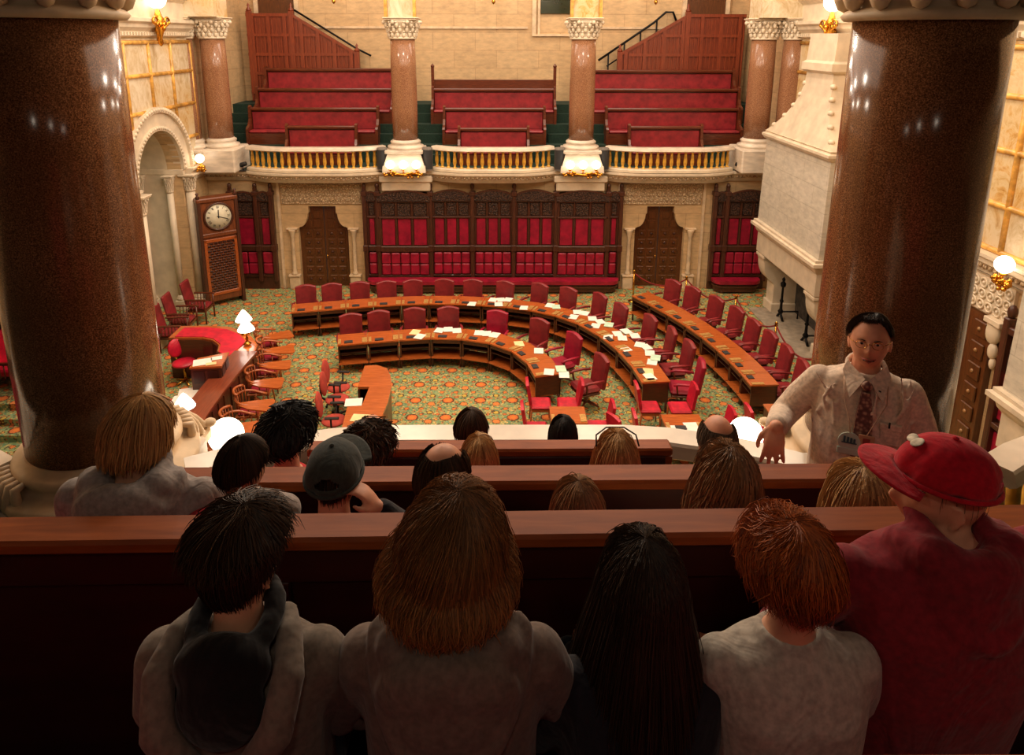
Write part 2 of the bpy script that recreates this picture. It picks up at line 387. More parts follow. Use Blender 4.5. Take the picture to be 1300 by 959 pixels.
def leafcap(r, z, h, sq=1.35):
    """stone capital with leaf rows, volutes and abacus"""
    m = MB(); m.lathe([(r*1.12, 0), (r*1.18, .03), (r*1.12, .06), (r*1.0, .08), (r*1.05, h*.4), (r*1.25, h*.75), (r*1.45, h*.86)], 24, (0, 0, z))
    for row, (zz, n, sc, o) in enumerate([(.22, 14, 1.12, 0), (.45, 14, 1.2, .22), (.66, 14, 1.36, 0)]):
        for k in range(n):
            a = 2*pi*(k+o*2)/n
            m.ell((r*sc*cos(a), r*sc*sin(a), z+h*zz), (r*.16, r*.16, h*.15), 7, 5)
            m.ell((r*(sc+.12)*cos(a), r*(sc+.12)*sin(a), z+h*(zz+.12)), (r*.12, r*.12, h*.05), 6, 4)
    for k in range(8): a = pi/4*k+pi/8; m.ell((r*1.55*cos(a), r*1.55*sin(a), z+h*.78), (r*.17, r*.17, h*.1), 8, 5)
    w = r*sq; m.box(-w, w, -w, w, z+h*.87, z+h*.94, .02); m.box(-w*1.06, w*1.06, -w*1.06, w*1.06, z+h*.94, z+h, .02)
    return m
def column(x, y, zb, zt, r, label, gran, caph=.62, spur=False, group=None, capm=LIMEW):
    t = thing('granite_column', label, 'column', (x, y, zb-.26), group); h = zt-zb
    m = MB(); m.lathe([(r*1.42, -.26), (r*1.45, -.21), (r*1.42, -.17), (r*1.2, -.15), (r*1.15, -.12), (r*1.17, -.09), (r*1.2, -.07), (r*1.2, -.045), (r*1.16, -.02), (r*1.05, -.01), (r*1.03, .02)], 40, (0, 0, .26))
    q_ = r*(1.24 if spur else 1.5); m.box(-q_, q_, -q_, q_, -.1, .005, .02)
    if spur:
        for k in range(4):
            a = pi/4+pi/2*k; R = Matrix.Rotation(a, 4, 'Z')
            for j in range(-3, 4):
                b = j*.1
                m.T = R @ Matrix.Rotation(b*1.1, 4, 'Z'); m.tube([(r*1.2, 0, .2), (r*1.32, 0, .19), (r*1.46-abs(j)*.02, 0, .12), (r*1.62-abs(j)*.05, 0, .03), (r*1.74-abs(j)*.08, 0, .015)], [.02, .03, .034, .026, .01], 8)
            m.T = R; m.ell((r*1.72, 0, .035), (.05, .05, .035), 10, 6); m.T = Matrix()
    m.obj('column_base', MARBLE if not spur else LIME, local(t))
    MB().lathe([(r*1.0, 0), (r*1.0, h*.3), (r*.99, h*.7), (r*(.99 if spur else .95), h)], 64, (0, 0, .26)).obj('shaft', gran, t)
    leafcap(r*(.99 if spur else .93), .26+h, caph).obj('capital', capm, t)
    return t
for x, lab in ((-2.79, 'left'), (2.6, 'right')):
    column(x, YW, 4.83, 7.83, .385, 'pink granite column standing at the %s middle of the far gallery front' % lab, GRANITE2)
    p = thing('column_pedestal', 'white marble pedestal with three lamps under the %s middle far column' % lab, 'pedestal', (x, YW, 3.9), 'far middle pedestals'); local(p)
    m = MB(); w0, w1 = .66, .47
    m.add([(-w0, -.62, 0), (w0, -.62, 0), (w0, .6, 0), (-w0, .6, 0), (-w0*.97, -.6, .2), (w0*.97, -.6, .2), (w0*.97, .6, .2), (-w0*.97, .6, .2)], [(0, 1, 5, 4), (1, 2, 6, 5), (2, 3, 7, 6), (3, 0, 4, 7), (4, 5, 6, 7)])
    m.add([(-w0*.93, -.6, .2), (w0*.93, -.6, .2), (w0*.93, .6, .2), (-w0*.93, .6, .2), (-w1, -.46, .66), (w1, -.46, .66), (w1, .5, .66), (-w1, .5, .66)], [(0, 1, 5, 4), (1, 2, 6, 5), (2, 3, 7, 6), (3, 0, 4, 7), (4, 5, 6, 7)])
    m.obj('block', MARBLE, p)
    struct('trim_%d' % (7 if x < 0 else 8), MB().box(x-.75, x+.75, YW-.3, YW+.02, 3.26, 3.6, .03).box(x-.82, x+.82, YW-.36, YW+.02, 3.55, 3.75, .03), LIMEW)
for x, lab in ((-8.44, 'left'), (7.98, 'right')):
    s = -1 if x < 0 else 1
    column(x, YW, 4.88, 7.83, .37, 'pink granite corner column at the %s end of the far gallery' % lab, GRANITE2)
    column(x+s*.78, YW-.35, 4.88, 7.83, .33, 'engaged pink granite column against the %s wall beside the corner column' % lab, GRANITE2)
    struct('trim_%d' % (9 if x < 0 else 10), MB().box(x-.62-(.6 if s < 0 else 0), x+.62+(.6 if s > 0 else 0), YW-.75, YW+.6, 3.9, 4.62, .04), MARBLE)
    struct('trim_%d' % (11 if x < 0 else 12), MB().box(x-.9 if s < 0 else x-.4, x+.4 if s < 0 else x+.9, YW-.7, YW+.3, 8.45, 13.5), ONYX)
for i, x in enumerate((-2.79, 2.6)):
    m = MB().box(x-.36, x+.36, YW-.36, YW+.36, 8.45, 13.5)
    struct('trim_%d' % (13+i), m, ONYX)
    struct('trim_%d' % (15+i), MB().box(x-.46, x-.37, YW-.44, YW-.3, 8.45, 13.5).box(x+.37, x+.46, YW-.44, YW-.3, 8.45, 13.5), YELM)
# gallery back wall, terraces
struct('wall_gallery', MB().box(-12, 12, 25.2, 25.5, 3, 14), STONE)
m = MB()
for X in (1.25, 2.75): m.box(X, X+.14, 25.1, 25.2, 8.0, 13); m.box(X+(.2 if X < 2 else -.1), X+(.28 if X < 2 else 0), 25.13, 25.2, 8.0, 13)
m.box(1.25, 2.9, 25.1, 25.2, 7.93, 8.0); m.box(-6.5, 1.1, 25.14, 25.2, 8.18, 8.26); m.box(2.95, 6.6, 25.14, 25.2, 8.18, 8.26)
struct('trim_17', m, LIME)
struct('window_1', MB().box(1.55, 2.65, 25.12, 25.19, 8.7, 13), plain('dark_green_glass', (34, 42, 24), .2))
struct('door_3', MB().box(-8.3, -7.0, 25.05, 25.2, 8.4, 11), DOORW); struct('door_4', MB().box(6.6, 8.0, 25.05, 25.2, 8.4, 11), DOORW)
struct('trim_18', MB().box(-8.42, -8.28, 25, 25.2, 8.4, 11).box(-7.02, -6.88, 25, 25.2, 8.4, 11).box(6.48, 6.62, 25, 25.2, 8.4, 11).box(7.98, 8.12, 25, 25.2, 8.4, 11), LIME)
FL = [3.9, 4.47, 5.06, 5.66]
m = MB()
for k, (y0, y1) in enumerate([(22.42, 23.12), (23.12, 23.84), (23.84, 25.2)]): m.box(-11, 11, y0, y1, 3.5, FL[k+1])
for a, b in ((-3.95, -1.72), (1.72, 3.7), (-9.2, -8.15), (8.2, 9.2)):
    for k, y0 in enumerate((22.42, 23.12, 23.84)):
        m.box(a, b, y0-.24, y0, 3.6, FL[k]+(FL[k+1]-FL[k])*.5)
struct('trim_19', m, GREENC)
def gallery_bench(x0, x1, y, floor, top, label, ends=True):
    t = thing('gallery_bench', label, 'bench', ((x0+x1)/2, y, floor), 'benches in the far gallery')
    MB().box(x0+.05, x1-.05, y-.07, y-.02, floor+.45, top-.14, .02).obj('backrest', BENCHR, t)
    MB().box(x0, x1, y-.02, y+.05, floor, top-.02).obj('back_panel', MAHOG, t)
    MB().box(x0-.03, x1+.03, y-.13, y+.08, top-.1, top, .025).obj('top_rail', MAHOG, t)
    MB().box(x0+.04, x1-.04, y-.5, y-.06, floor+.36, floor+.46, .04).obj('seat', BENCHR, t)
    MB().box(x0+.04, x1-.04, y-.46, y-.4, floor, floor+.37).obj('seat_apron', MAHOG, t)
    for X in (x0, x1):
        pr = [(y+.05, floor), (y-.52, floor), (y-.52, floor+.5), (y-.46, floor+.56), (y-.3, floor+.62), (y-.18, floor+.8), (y-.15, top+.03), (y-.06, top+.08), (y+.05, top+.02)]
        MB().prism(pr, X-.04, X+.04, 'x').obj('end_panel', MAHOG, t)
    return t
gb = [(-6.72, -4.5, 22.3, 0, 5.12, 'short red gallery bench behind the left balustrade'), (-1.2, 1.02, 22.3, 0, 5.06, 'short red gallery bench behind the middle balustrade'), (4.27, 6.6, 22.3, 0, 5.12, 'short red gallery bench behind the right balustrade'),
      (-8.1, -3.9, 23.0, 1, 5.63, 'long red bench, second row of the left gallery section'), (-1.72, 1.58, 23.0, 1, 5.63, 'red bench, second row of the middle gallery section'), (3.62, 8.0, 23.0, 1, 5.63, 'long red bench, second row of the right gallery section'),
      (-8.06, -3.5, 23.72, 2, 6.21, 'long red bench, third row of the left gallery section'), (-2.15, 1.97, 23.72, 2, 6.21, 'red bench with tall wooden end posts, last row of the middle gallery section'), (3.05, 8.2, 23.72, 2, 6.21, 'long red bench, third row of the right gallery section'),
      (-7.95, -3.3, 24.42, 3, 6.84, 'red back row bench of the left gallery under the wooden stair side'), (3.0, 8.2, 24.42, 3, 6.8, 'red back row bench of the right gallery under the wooden stair side')]
for x0, x1, y, f, top, lab in gb:
    t = gallery_bench(x0, x1, y, FL[f], top, lab)
    if 'posts' in lab:
        MB().box(x0-.02, x1+.02, y+.05, y+.13, 5.2, 6.5, .01).obj('screen', MAHOG, t); 
        for X in (x0, x1): MB().box(X-.05, X+.05, y, y+.1, 5.1, 6.9).lathe([(.05, 0), (.07, .05), (0, .14)], 8, (X, y+.05, 6.9)).obj('end_post', MAHOG, t)
# wooden stair sides with iron rails
def stair(poly, posts, rails, label, n):
    xs = [p[0] for p in poly]; t = thing('stair_side', label, 'stair panelling', (sum(xs)/len(xs), 24.75, 5.66))
    MB().prism(poly, 24.7, 24.8).obj('panel', STAIRW, t)
    m = MB(); x = min(xs)
    import itertools
    def ztop(X):
        z = 0
        for a, b in zip(poly, poly[1:]+poly[:1]):
            if min(a[0], b[0]) <= X <= max(a[0], b[0]) and abs(a[0]-b[0]) > 1e-3: z = max(z, a[1]+(b[1]-a[1])*(X-a[0])/(b[0]-a[0]))
        return z
    while x < max(xs)-.1:
        z = ztop(x+.05); m.box(x+.02, x+.07, 24.66, 24.7, 5.7, max(5.8, z-.14)); x += .14
    m.obj('boarding', STAIRW, t)
    m = MB()
    top = [p for p in poly if p[1] > 6.5]; m.sweep([(-.08, -.05), (-.08, .06), (.08, .06), (.08, -.05)], [(p[0], 24.72, p[1]) for p in top]); m.obj('coping', STAIRW, t)
    for X, z0, z1 in posts:
        MB().box(X-.08, X+.08, 24.62, 24.8, z0, z1).lathe([(.08, 0), (.1, .04), (.03, .14), (.05, .2), (0, .28)], 10, (X, 24.71, z1)).obj('newel_post', STAIRW, t)
    m = MB()
    for X in [min(xs)+.2+(max(xs)-min(xs)-.4)*k/6 for k in range(7)]: z = ztop(X); m.box(X-.06, X+.06, 24.63, 24.7, 5.7, max(5.9, z-.02))
    for z in (6.0, 6.65, 7.3, 7.95):
        a = [X/10 for X in range(int(min(xs)*10), int(max(xs)*10)) if ztop(X/10) > z+.12]
        if a: m.box(min(a), max(a), 24.64, 24.7, z-.05, z+.05)
    m.obj('framing', STAIRW, t)
    for r in rails: MB().tube(r, .035, 8).obj('handrail', IRON, t)
    return t
stair([(-8.6, 5.7), (-8.6, 8.62), (-7.05, 8.62), (-4.85, 7.3), (-4.85, 5.7)], [(-8.5, 6, 8.75), (-7.05, 6, 8.75), (-4.85, 6, 7.4)], [[(-7.0, 24.9, 8.8), (-4.9, 24.9, 7.5), (-4.4, 24.9, 7.25)]], 'reddish wooden stair side with sloping top in the left far gallery', 0)
ts = stair([(8.6, 5.7), (8.6, 8.62), (6.6, 8.62), (4.3, 7.3), (4.3, 5.7)], [(6.6, 6, 8.75), (4.3, 6, 7.4)], [], 'reddish wooden stair side with sloping top in the right far gallery', 1)
hr = thing('iron_handrail', 'black iron handrail rising against the right gallery wall behind the stair', 'handrail', (4.9, 25.0, 6.9)); hr2 = [(3.6, 25.0, 7.1), (5.5, 25.0, 8.4), (5.9, 25.0, 8.75), (6.15, 25.0, 8.75), (6.3, 25.0, 8.4)]
MB().tube(hr2, .04, 8).obj('rail', IRON, hr); MB().tube([(3.9, 25.0, 6.9), (5.7, 25.0, 8.1)], .025, 8).obj('rail', IRON, hr)
for X in (3.95, 4.5, 5.05, 5.6): MB().cyl(X, 25.0, 5.9, 7.1+(X-3.6)*.68, .03, 8).obj('post', IRON, hr)
# ---- side walls
ARC, AR = 18.25, 1.28; ARC2, AR2, ZS2 = 13.2, 2.0, 2.0
def archpoly(y0, y1, z0, z1, r, zs, zb):
    q = [(y0, z0), (ARC-r, z0)] if zb <= z0 else [(y0, z0)]
    q = [(y0, z0), (ARC-r, z0), (ARC-r, max(zs, z0))]+[(ARC-r*cos(pi*k/20), zs+r*sin(pi*k/20)) for k in range(0 if z0 < zs else 0, 21)]+[(ARC+r, max(zs, z0)), (ARC+r, z0), (y1, z0), (y1, z1), (y0, z1)]
    return q
w2 = archpoly(-4, 25.4, 0, 14, AR, 4.2, 0); w2 = w2[:1]+[(ARC2-AR2, 0)]+[(ARC2-AR2*cos(pi*k/16), ZS2+AR2*.9*sin(pi*k/16)) for k in range(17)]+[(ARC2+AR2, 0)]+w2[1:]
struct('wall_left', MB().prism(w2, XL-.4, XL, 'x'), STONE_Y)
struct('wall_right', MB().box(XR, XR+.4, -4, 25.4, 0, 14), STONE_Y)
def panels(X, s, ranges, name, name2, arch=None):
    if arch: MB_ = MB().prism(archpoly(ranges[0], ranges[1], 4.2, 7.85, arch, 4.2, 9), X, X+s*.03, 'x')
    else: MB_ = MB().box(min(X, X+s*.03), max(X, X+s*.03), ranges[0], ranges[1], 4.2, 7.85)
    struct(name, MB_, ONYX)
    m = MB(); zs = [4.25, 5.05, 6.0, 6.93, 7.75]
    def ok(y, z): return not arch or hypot(y-ARC, z-4.2) > arch-.02
    def bar(a, b):
        n = max(2, int(hypot(b[0]-a[0], b[1]-a[1])/.12)); run = []
        for k in range(n+1):
            p = (a[0]+(b[0]-a[0])*k/n, a[1]+(b[1]-a[1])*k/n)
            if ok(*p): run.append((X+s*.04, p[0], p[1]))
            if (not ok(*p) or k == n) and len(run) > 1: m.tube([run[0], run[-1]], .055, 8); run = []
            elif not ok(*p): run = []
    for z in zs: bar((ranges[0], z), (ranges[1], z))
    n = int((ranges[1]-ranges[0])/1.12)
    for k in range(n+1): y = ranges[0]+(ranges[1]-ranges[0])*k/n; bar((y, 4.25), (y, 7.75))
    struct(name2, m, YELM)
panels(XL, 1, (14.6, 20.75), 'trim_20', 'trim_21', 1.82)
panels(XL, 1, (4.6, 14.4), 'trim_22', 'trim_23')
panels(XR, -1, (4.6, 20.75), 'trim_24', 'trim_25')
# arch ring, barrel, window recess
m = MB()
for r0, r1, x0, x1 in ((AR, AR+.12, XL-.2, XL+.1), (AR+.12, AR+.48, XL-.1, XL+.06), (AR+.48, AR+.62, XL-.1, XL+.14)):
    n = 28; pr = [(ARC-r0*cos(pi*k/n), 4.2+r0*sin(pi*k/n)) for k in range(n+1)]+[(ARC-r1*cos(pi*k/n), 4.2+r1*sin(pi*k/n)) for k in range(n, -1, -1)]
    for k in range(n):
        a, b, c, d = pr[k], pr[k+1], pr[2*n-k], pr[2*n+1-k]
        m.add([(x, p[0], p[1]) for x in (x0, x1) for p in (a, b, c, d)], [(0, 1, 2, 3), (4, 5, 6, 7), (0, 1, 5, 4), (2, 3, 7, 6)])
for k in range(44): a = pi*(k+.5)/44; m.ell((XL+.13, ARC-(AR+.55)*cos(a), 4.2+(AR+.55)*sin(a)), (.05, .06, .06), 6, 4)
for k in range(36): a = pi*(k+.5)/36; m.ell((XL+.1, ARC-(AR+.07)*cos(a), 4.2+(AR+.07)*sin(a)), (.04, .05, .05), 6, 4)
struct('trim_26', m, LIMEW)
m = MB(); n = 20
m.grid(lambda u, v: (XL-.4-1.6*v, ARC-AR*cos(pi*u), 4.2+AR*sin(pi*u)), 20, 1)
m.box(XL-2, XL-.4, ARC-AR-.1, ARC-AR, 0, 4.2); m.box(XL-2, XL-.4, ARC+AR, ARC+AR+.1, 0, 4.2); m.box(XL-2, XL+.05, ARC-AR-.12, ARC-AR+.02, 4.05, 4.2, .01); m.box(XL-2, XL+.05, ARC+AR-.02, ARC+AR+.12, 4.05, 4.2, .01)
m.box(XL-2.1, XL-2, ARC-2, ARC+2, 0, 6)
struct('wall_recess', m, LIMEW)
struct('window_2', MB().box(XL-2.0, XL-1.96, ARC-.75, ARC+.75, .9, 4.9), plain('frosted_green_glass', (150, 176, 140), .4, var=.05, emit=.25))
m = MB()
for y in (ARC-.8, ARC-.03, ARC+.74): m.box(XL-1.98, XL-1.9, y, y+.07, .8, 5)
for z in (.85, 2.1, 3.4, 4.9): m.box(XL-1.98, XL-1.9, ARC-.8, ARC+.8, z, z+.07)
struct('trim_27', m, LIMEW)
for j, (X, y, r) in enumerate([(XL+.12, ARC+AR+.16, .13), (XL+.12, ARC-AR-.16, .13), (XL-.35, ARC+AR-.1, .09), (XL-1.2, ARC+AR-.1, .09)]):
    c = thing('colonnette', ['slender pale stone colonnette at the right side of the left wall arch', 'slender pale stone colonnette at the near side of the left wall arch', 'thin colonnette just inside the left wall arch', 'thin colonnette deep inside the left wall arch recess'][j], 'column', (X, y, 0)); local(c)
    MB().box(-r*1.7, r*1.7, -r*1.7, r*1.7, 0, .3, .02).lathe([(r*1.6, .3), (r*1.6, .36), (r*1.2, .4), (r*1.1, .45)], 14).obj('column_base', LIMEW, c)
    MB().cyl(0, 0, .45, 3.55, r, 16).obj('shaft', LIMEW, c)
    leafcap(r, 3.55, .5, 1.7).obj('capital', LIMEW, c)
# side entablatures (upper cornice z 7.85-8.5, lower moulding z 3.9-4.2)
tn = 28
for X, s, y1 in ((XL, 1, 20.8), (XR, -1, 20.8)):
    m = MB(); pr = [(0, 7.85), (.1, 7.9), (.1, 8.02), (.2, 8.12), (.22, 8.2), (.3, 8.26), (.3, 8.34), (.1, 8.36), (.1, 8.8), (.3, 8.95), (.3, 9.05), (0, 9.05)]
    m.prism([(X+s*a, z) for a, z in pr], 4.6, y1, 'y'); struct('trim_%d' % tn, m, LIMEW); tn += 1
    m = MB(); k = 4.7
    while k < y1-.1: m.box(min(X+s*.1, X+s*.17), max(X+s*.1, X+s*.17), k, k+.07, 7.92, 8.0); k += .14
    struct('trim_%d' % tn, m, LIMEW); tn += 1
    segs = [(4.6, ARC-1.45), (ARC+1.45, y1)] if s > 0 else [(4.6, y1)]
    m = MB(); b = MB(); pr = [(0, 3.78), (.06, 3.8), (.06, 3.9), (.2, 4.02), (.2, 4.1), (.26, 4.14), (.26, 4.2), (0, 4.2)]
    for y0, yy in segs:
        m.prism([(X+s*a, z) for a, z in pr], y0, yy, 'y'); k = y0+.08
        while k < yy: b.ell((X+s*.13, k, 3.94), (.05, .055, .06), 6, 4); k += .13
    struct('trim_%d' % tn, m, LIMEW); tn += 1; struct('trim_%d' % tn, b, RELIEF); tn += 1
# ceilings, outer walls
struct('ceiling', MB().box(XL-2, XR+2, 4.3, 25.4, 14, 14.3), PLAST)
struct('ceiling_gallery', MB().box(XL, XR, -4, 4.6, 9.7, 9.9), DARKCEIL)
struct('wall_upper_near', MB().box(XL, XR, 4.2, 4.6, 9.7, 14), STONE)
struct('wall_rear', MB().box(XL-.4, XR+.4, -4.4, -4, 0, 14), DARKCEIL)
# lower right wall: door in carved frame, red wall panels
tn = 40
X = XR
struct('door_5', MB().box(X-.12, X, 11.3, 14.4, 0, 3.05), DOORW); d5 = bpy.data.objects['door_5']
m = MB()
for c_ in range(6):
    for r in range(7):
        if abs(c_-2.5) < 3: y = 11.55+c_*.52; z = .2+r*.41; m.box(X-.16, X-.12, y-.16, y+.16, z, z+.3, .015)
m.obj('coffered_panel', DOORW, d5)
m = MB()
for c_ in range(6):
    for r in range(7): y = 11.55+c_*.52; z = .35+r*.41; m.ell((X-.16, y, z), (.03, .04, .04), 8, 5)
m.obj('stud', plain('pale_stud_wood', (150, 110, 70), .35), d5)  # studs a lighter brown than the door
m = MB().box(X-.06, X, 11.0, 14.8, 3.1, 3.75, .0)
for r in range(3):
    for k in range(18):
        y = 11.12+k*.21; z = 3.22+r*.2; cc = Vector((X-.07, y, z))
        m.tube([cc+Vector((0, .085*cos(a), .085*sin(a))) for a in [2*pi*j/9 for j in range(10)]], .022, 5, False)
        m.ell(cc, (.03, .035, .035), 6, 4)
struct('trim_40', m, LIMEW)
m = MB()
for y in (11.25, 14.45):
    pr = [(y-.02, 3.1), (y-.02, 1.9), (y+.02, 1.86), (y+.08, 2.0)] if 0 else None
    sgn = 1 if y < 12 else -1
    m.ell((X-.08, y+sgn*.06, 2.86), (.09, .18, .24), 14, 10); m.ell((X-.08, y, 2.52), (.07, .1, .16), 12, 8); m.ell((X-.07, y-sgn*.03, 2.3), (.05, .06, .12), 10, 8); m.box(X-.2, X, y-.2, y+.2, 3.02, 3.12, .01)
struct('trim_41', m, LIMEW)
struct('trim_42', MB().prism([(X-.03, 3.78), (X-.1, 3.8), (X-.03, 3.72)], 4.6, 20.7, 'y'), LIMEW)
def red_wall(y0, y1, X, s, label, name='wall_panelling', seat=True):
    t = thing(name, label, 'wall panelling', (X, (y0+y1)/2, 0))
    a, b = sorted((X, X+s*.1)); MB().box(a, b, y0, y1, 0, 3.1).obj('frame', PANELW, t)
    n = max(1, int((y1-y0)/.62)); w = (y1-y0)/n
    for k in range(n):
        c0, c1 = y0+k*w+.07, y0+(k+1)*w-.07; a, b = sorted((X+s*.1, X+s*.13))
        MB().box(a, b, c0, c1, 1.45, 2.3, .01).obj('leather_panel', RED, t); MB().box(a, b, c0, c1, .55, 1.2, .01).obj('leather_panel', RED, t)
        MB().box(a, b, c0, c1, 2.45, 2.85, .01).obj('carved_panel', RELIEFD, t)
    a, b = sorted((X+s*.08, X+s*.2)); MB().box(a, b, y0-.03, y1+.03, 3.02, 3.16, .02).obj('moulding', PANELW, t); MB().box(a, b, y0, y1, 1.28, 1.38, .01).obj('moulding', PANELW, t)
    for y in (y0, y1): MB().box(*sorted((X+s*.05, X+s*.22)), y-.07, y+.07, 0, 3.3, .02).ell((X+s*.13, y, 3.4), (.08, .08, .13), 10, 6).obj('carved_post', PANELW, t)
    if seat:
        a, b = sorted((X+s*.1, X+s*.6)); MB().box(a, b, y0, y1, .34, .46, .04).obj('seat', RED, t); a, b = sorted((X+s*.1, X+s*.54)); MB().box(a, b, y0+.03, y1-.03, .06, .35).obj('seat_base', PANELW, t)
t = NT('carved_dark_wood'); t.pr(.5); vz = t.n('ShaderNodeTexVoronoi', {'Vector': t.coord(), 'Scale': 26}).outputs[0]
t.col(t.ramp(vz, [(.1, (96, 62, 44)), (.6, (36, 18, 12))])); t.bump(vz, .8, .02); RELIEFD = t.m
red_wall(9.8, 10.9, XR, -1, 'red and dark wood wall panelling on the right wall past the large column')
red_wall(14.9, 15.6, XR, -1, 'narrow red and dark wood panelling strip between right door and far fireplace', seat=False)
struct('wall_recess_near', MB().box(XL-2.3, XL-2.2, 11, 15.4, 0, 4.2).box(XL-2.2, XL-.4, 11.0, 11.2, 0, 4.2).box(XL-2.2, XL-.4, 15.2, 15.4, 0, 4.2).box(XL-2.2, XL-.4, 11, 15.4, 4.0, 4.2), PANELW)
struct('floor_recess', MB().box(XL-2.2, XL-.0, 11.2, 15.2, -.2, .001).box(XL-2.2, XL+.05, 13.1, 15.2, 0, .45).box(XL-2.2, XL+.05, 12.75, 13.1, 0, .3).box(XL-2.2, XL+.05, 12.4, 12.75, 0, .15), CARPET)
red_wall(5, 10.9, XL, 1, 'red panelling with a red seat at the near end of the left wall')
# ---- fireplaces
def fireplace(y0, y1, label):
    X0 = 7.7; t = thing('fireplace', label, 'fireplace', (X0, (y0+y1)/2, 0)); yc = (y0+y1)/2; XB = XR-.02
    m = MB()
    def ring(z, xf, a, b): return [(XB, a, z), (xf, a, z), (xf, b, z), (XB, b, z)]
    def loft(rs):
        vs = [p for r in rs for p in r]; fs = [(i*4+k, i*4+(k+1) % 4, i*4+4+(k+1) % 4, i*4+4+k) for i in range(len(rs)-1) for k in range(4)]
        fs += [(0, 1, 2, 3), tuple(len(vs)-4+k for k in range(4))]; m.add(vs, fs)
    loft([ring(2.72, X0, y0, y1), ring(5.12, X0+.04, y0+.02, y1-.02)]); m.obj('hood', WHITE, t)
    m = MB(); loft([ring(5.12, X0-.02, y0-.03, y1+.03), ring(5.2, X0-.08, y0-.08, y1+.08), ring(5.26, X0-.08, y0-.08, y1+.08), ring(5.3, X0+.0, y0, y1), ring(5.34, X0-.03, y0-.03, y1+.03)])
    m.obj('hood_moulding', LIMEW, t)
    m = MB(); N = 12; rs = []
    for k in range(N+1):
        u = k/N; w = 1-(1-(1-u)**2.2)*.62; hy = (y1-y0)/2*w
        rs.append(ring(5.34+1.7*u, X0+.45*(1-(1-u)**1.8), yc-hy, yc+hy))
    loft(rs); m.obj('hood_slope', LIMEW, t)
    m = MB(); hy = (y1-y0)/2*.38
    loft([ring(7.04, X0+.42, yc-hy-.04, yc+hy+.04), ring(7.1, X0+.34, yc-hy-.1, yc+hy+.1), ring(7.28, X0+.34, yc-hy-.1, yc+hy+.1), ring(7.34, X0+.42, yc-hy-.02, yc+hy+.02), ring(7.85, X0+.45, yc-hy, yc+hy), ring(8.0, X0+.45, yc-hy, yc+hy)])
    m.obj('hood_neck', LIMEW, t)
    for sy in (-1, 1):
        for k in range(5):
            u = (k+.6)/5.6; w = 1-(1-(1-u)**2.2)*.62
            MB().ell((X0+.45*(1-(1-u)**1.8)+.03, yc+sy*(y1-y0)/2*w, 5.34+1.7*u), (.08, .09, .07), 8, 6).obj('crocket', LIMEW, t)
    m = MB(); loft([ring(1.72, X0+.08, y0+.12, y1-.12), ring(1.78, X0+.02, y0+.05, y1-.05), ring(2.34, X0+.02, y0+.05, y1-.05), ring(2.42, X0-.04, y0, y1), ring(2.5, X0-.06, y0-.02, y1+.02), ring(2.56, X0-.16, y0-.12, y1+.12), ring(2.64, X0-.16, y0-.12, y1+.12), ring(2.66, X0-.1, y0-.06, y1+.06), ring(2.72, X0-.1, y0-.06, y1+.06)])
    m.obj('mantel', LIMEW, t)
    for yy in (y0+.1, y1-.6):
        pr = [(XB, 0), (X0+.42, 0), (X0+.42, .85)]+[(X0+.42-.34*sin(a*.5), .95+.5*(1-cos(a*.5))*1.2) for a in [pi*k/8 for k in range(1, 9)]]+[(X0+.02, 1.72), (XB, 1.72)]
        MB().prism(pr, yy, yy+.5, 'y').obj('jamb', LIMEW, t)
        each('jamb_moulding', LIMEW, t, [(X0+.36, XB, yy-.05, yy+.55, 0, .3, .02), (X0+.02, XB, yy-.04, yy+.54, 1.66, 1.74, .01)])
    MB().box(XB-.05, XB, y0+.5, y1-.5, 0, 1.9).obj('fireback', SOOT, t)
    MB().box(X0-.15, X0+.42, y0+.3, y1-.3, 0, .05, .01).box(X0+.42, XB, y0+.6, y1-.6, 0, .04).obj('hearth', plain('hearth_stone_%d' % y0, (150, 136, 118), .6), t)
    for yy in (y0+1.15, y1-1.15):
        a = thing('andiron', 'black iron andiron with tall ringed post at the %s side of the %s fireplace' % ('near' if yy < yc else 'far', 'far' if y0 > 12 else 'near'), 'andiron', (X0+.45, yy, .04)); local(a)
        MB().tube([(0, -.2, 0), (-.02, -.12, .12), (0, 0, .2), (.02, .12, .12), (0, .2, 0)], .035, 8).obj('foot', IRON, a)
        MB().lathe([(.06, .18), (.08, .24), (.04, .3), (.035, .5), (.06, .55), (.035, .6), (.03, .95), (.07, 1.0), (.08, 1.08), (.03, 1.14), (.05, 1.2), (0, 1.28)], 12).obj('post', IRON, a)
        MB().tube([(.02, 0, .22), (.5, 0, .22), (.5, 0, 0)], .025, 8).obj('log_bar', IRON, a)
    return t
fireplace(15.75, 19.7, 'large white stone fireplace with sloping hood in the right far corner')
fireplace(5.6, 9.55, 'second white stone fireplace hood nearer than the right wall door')
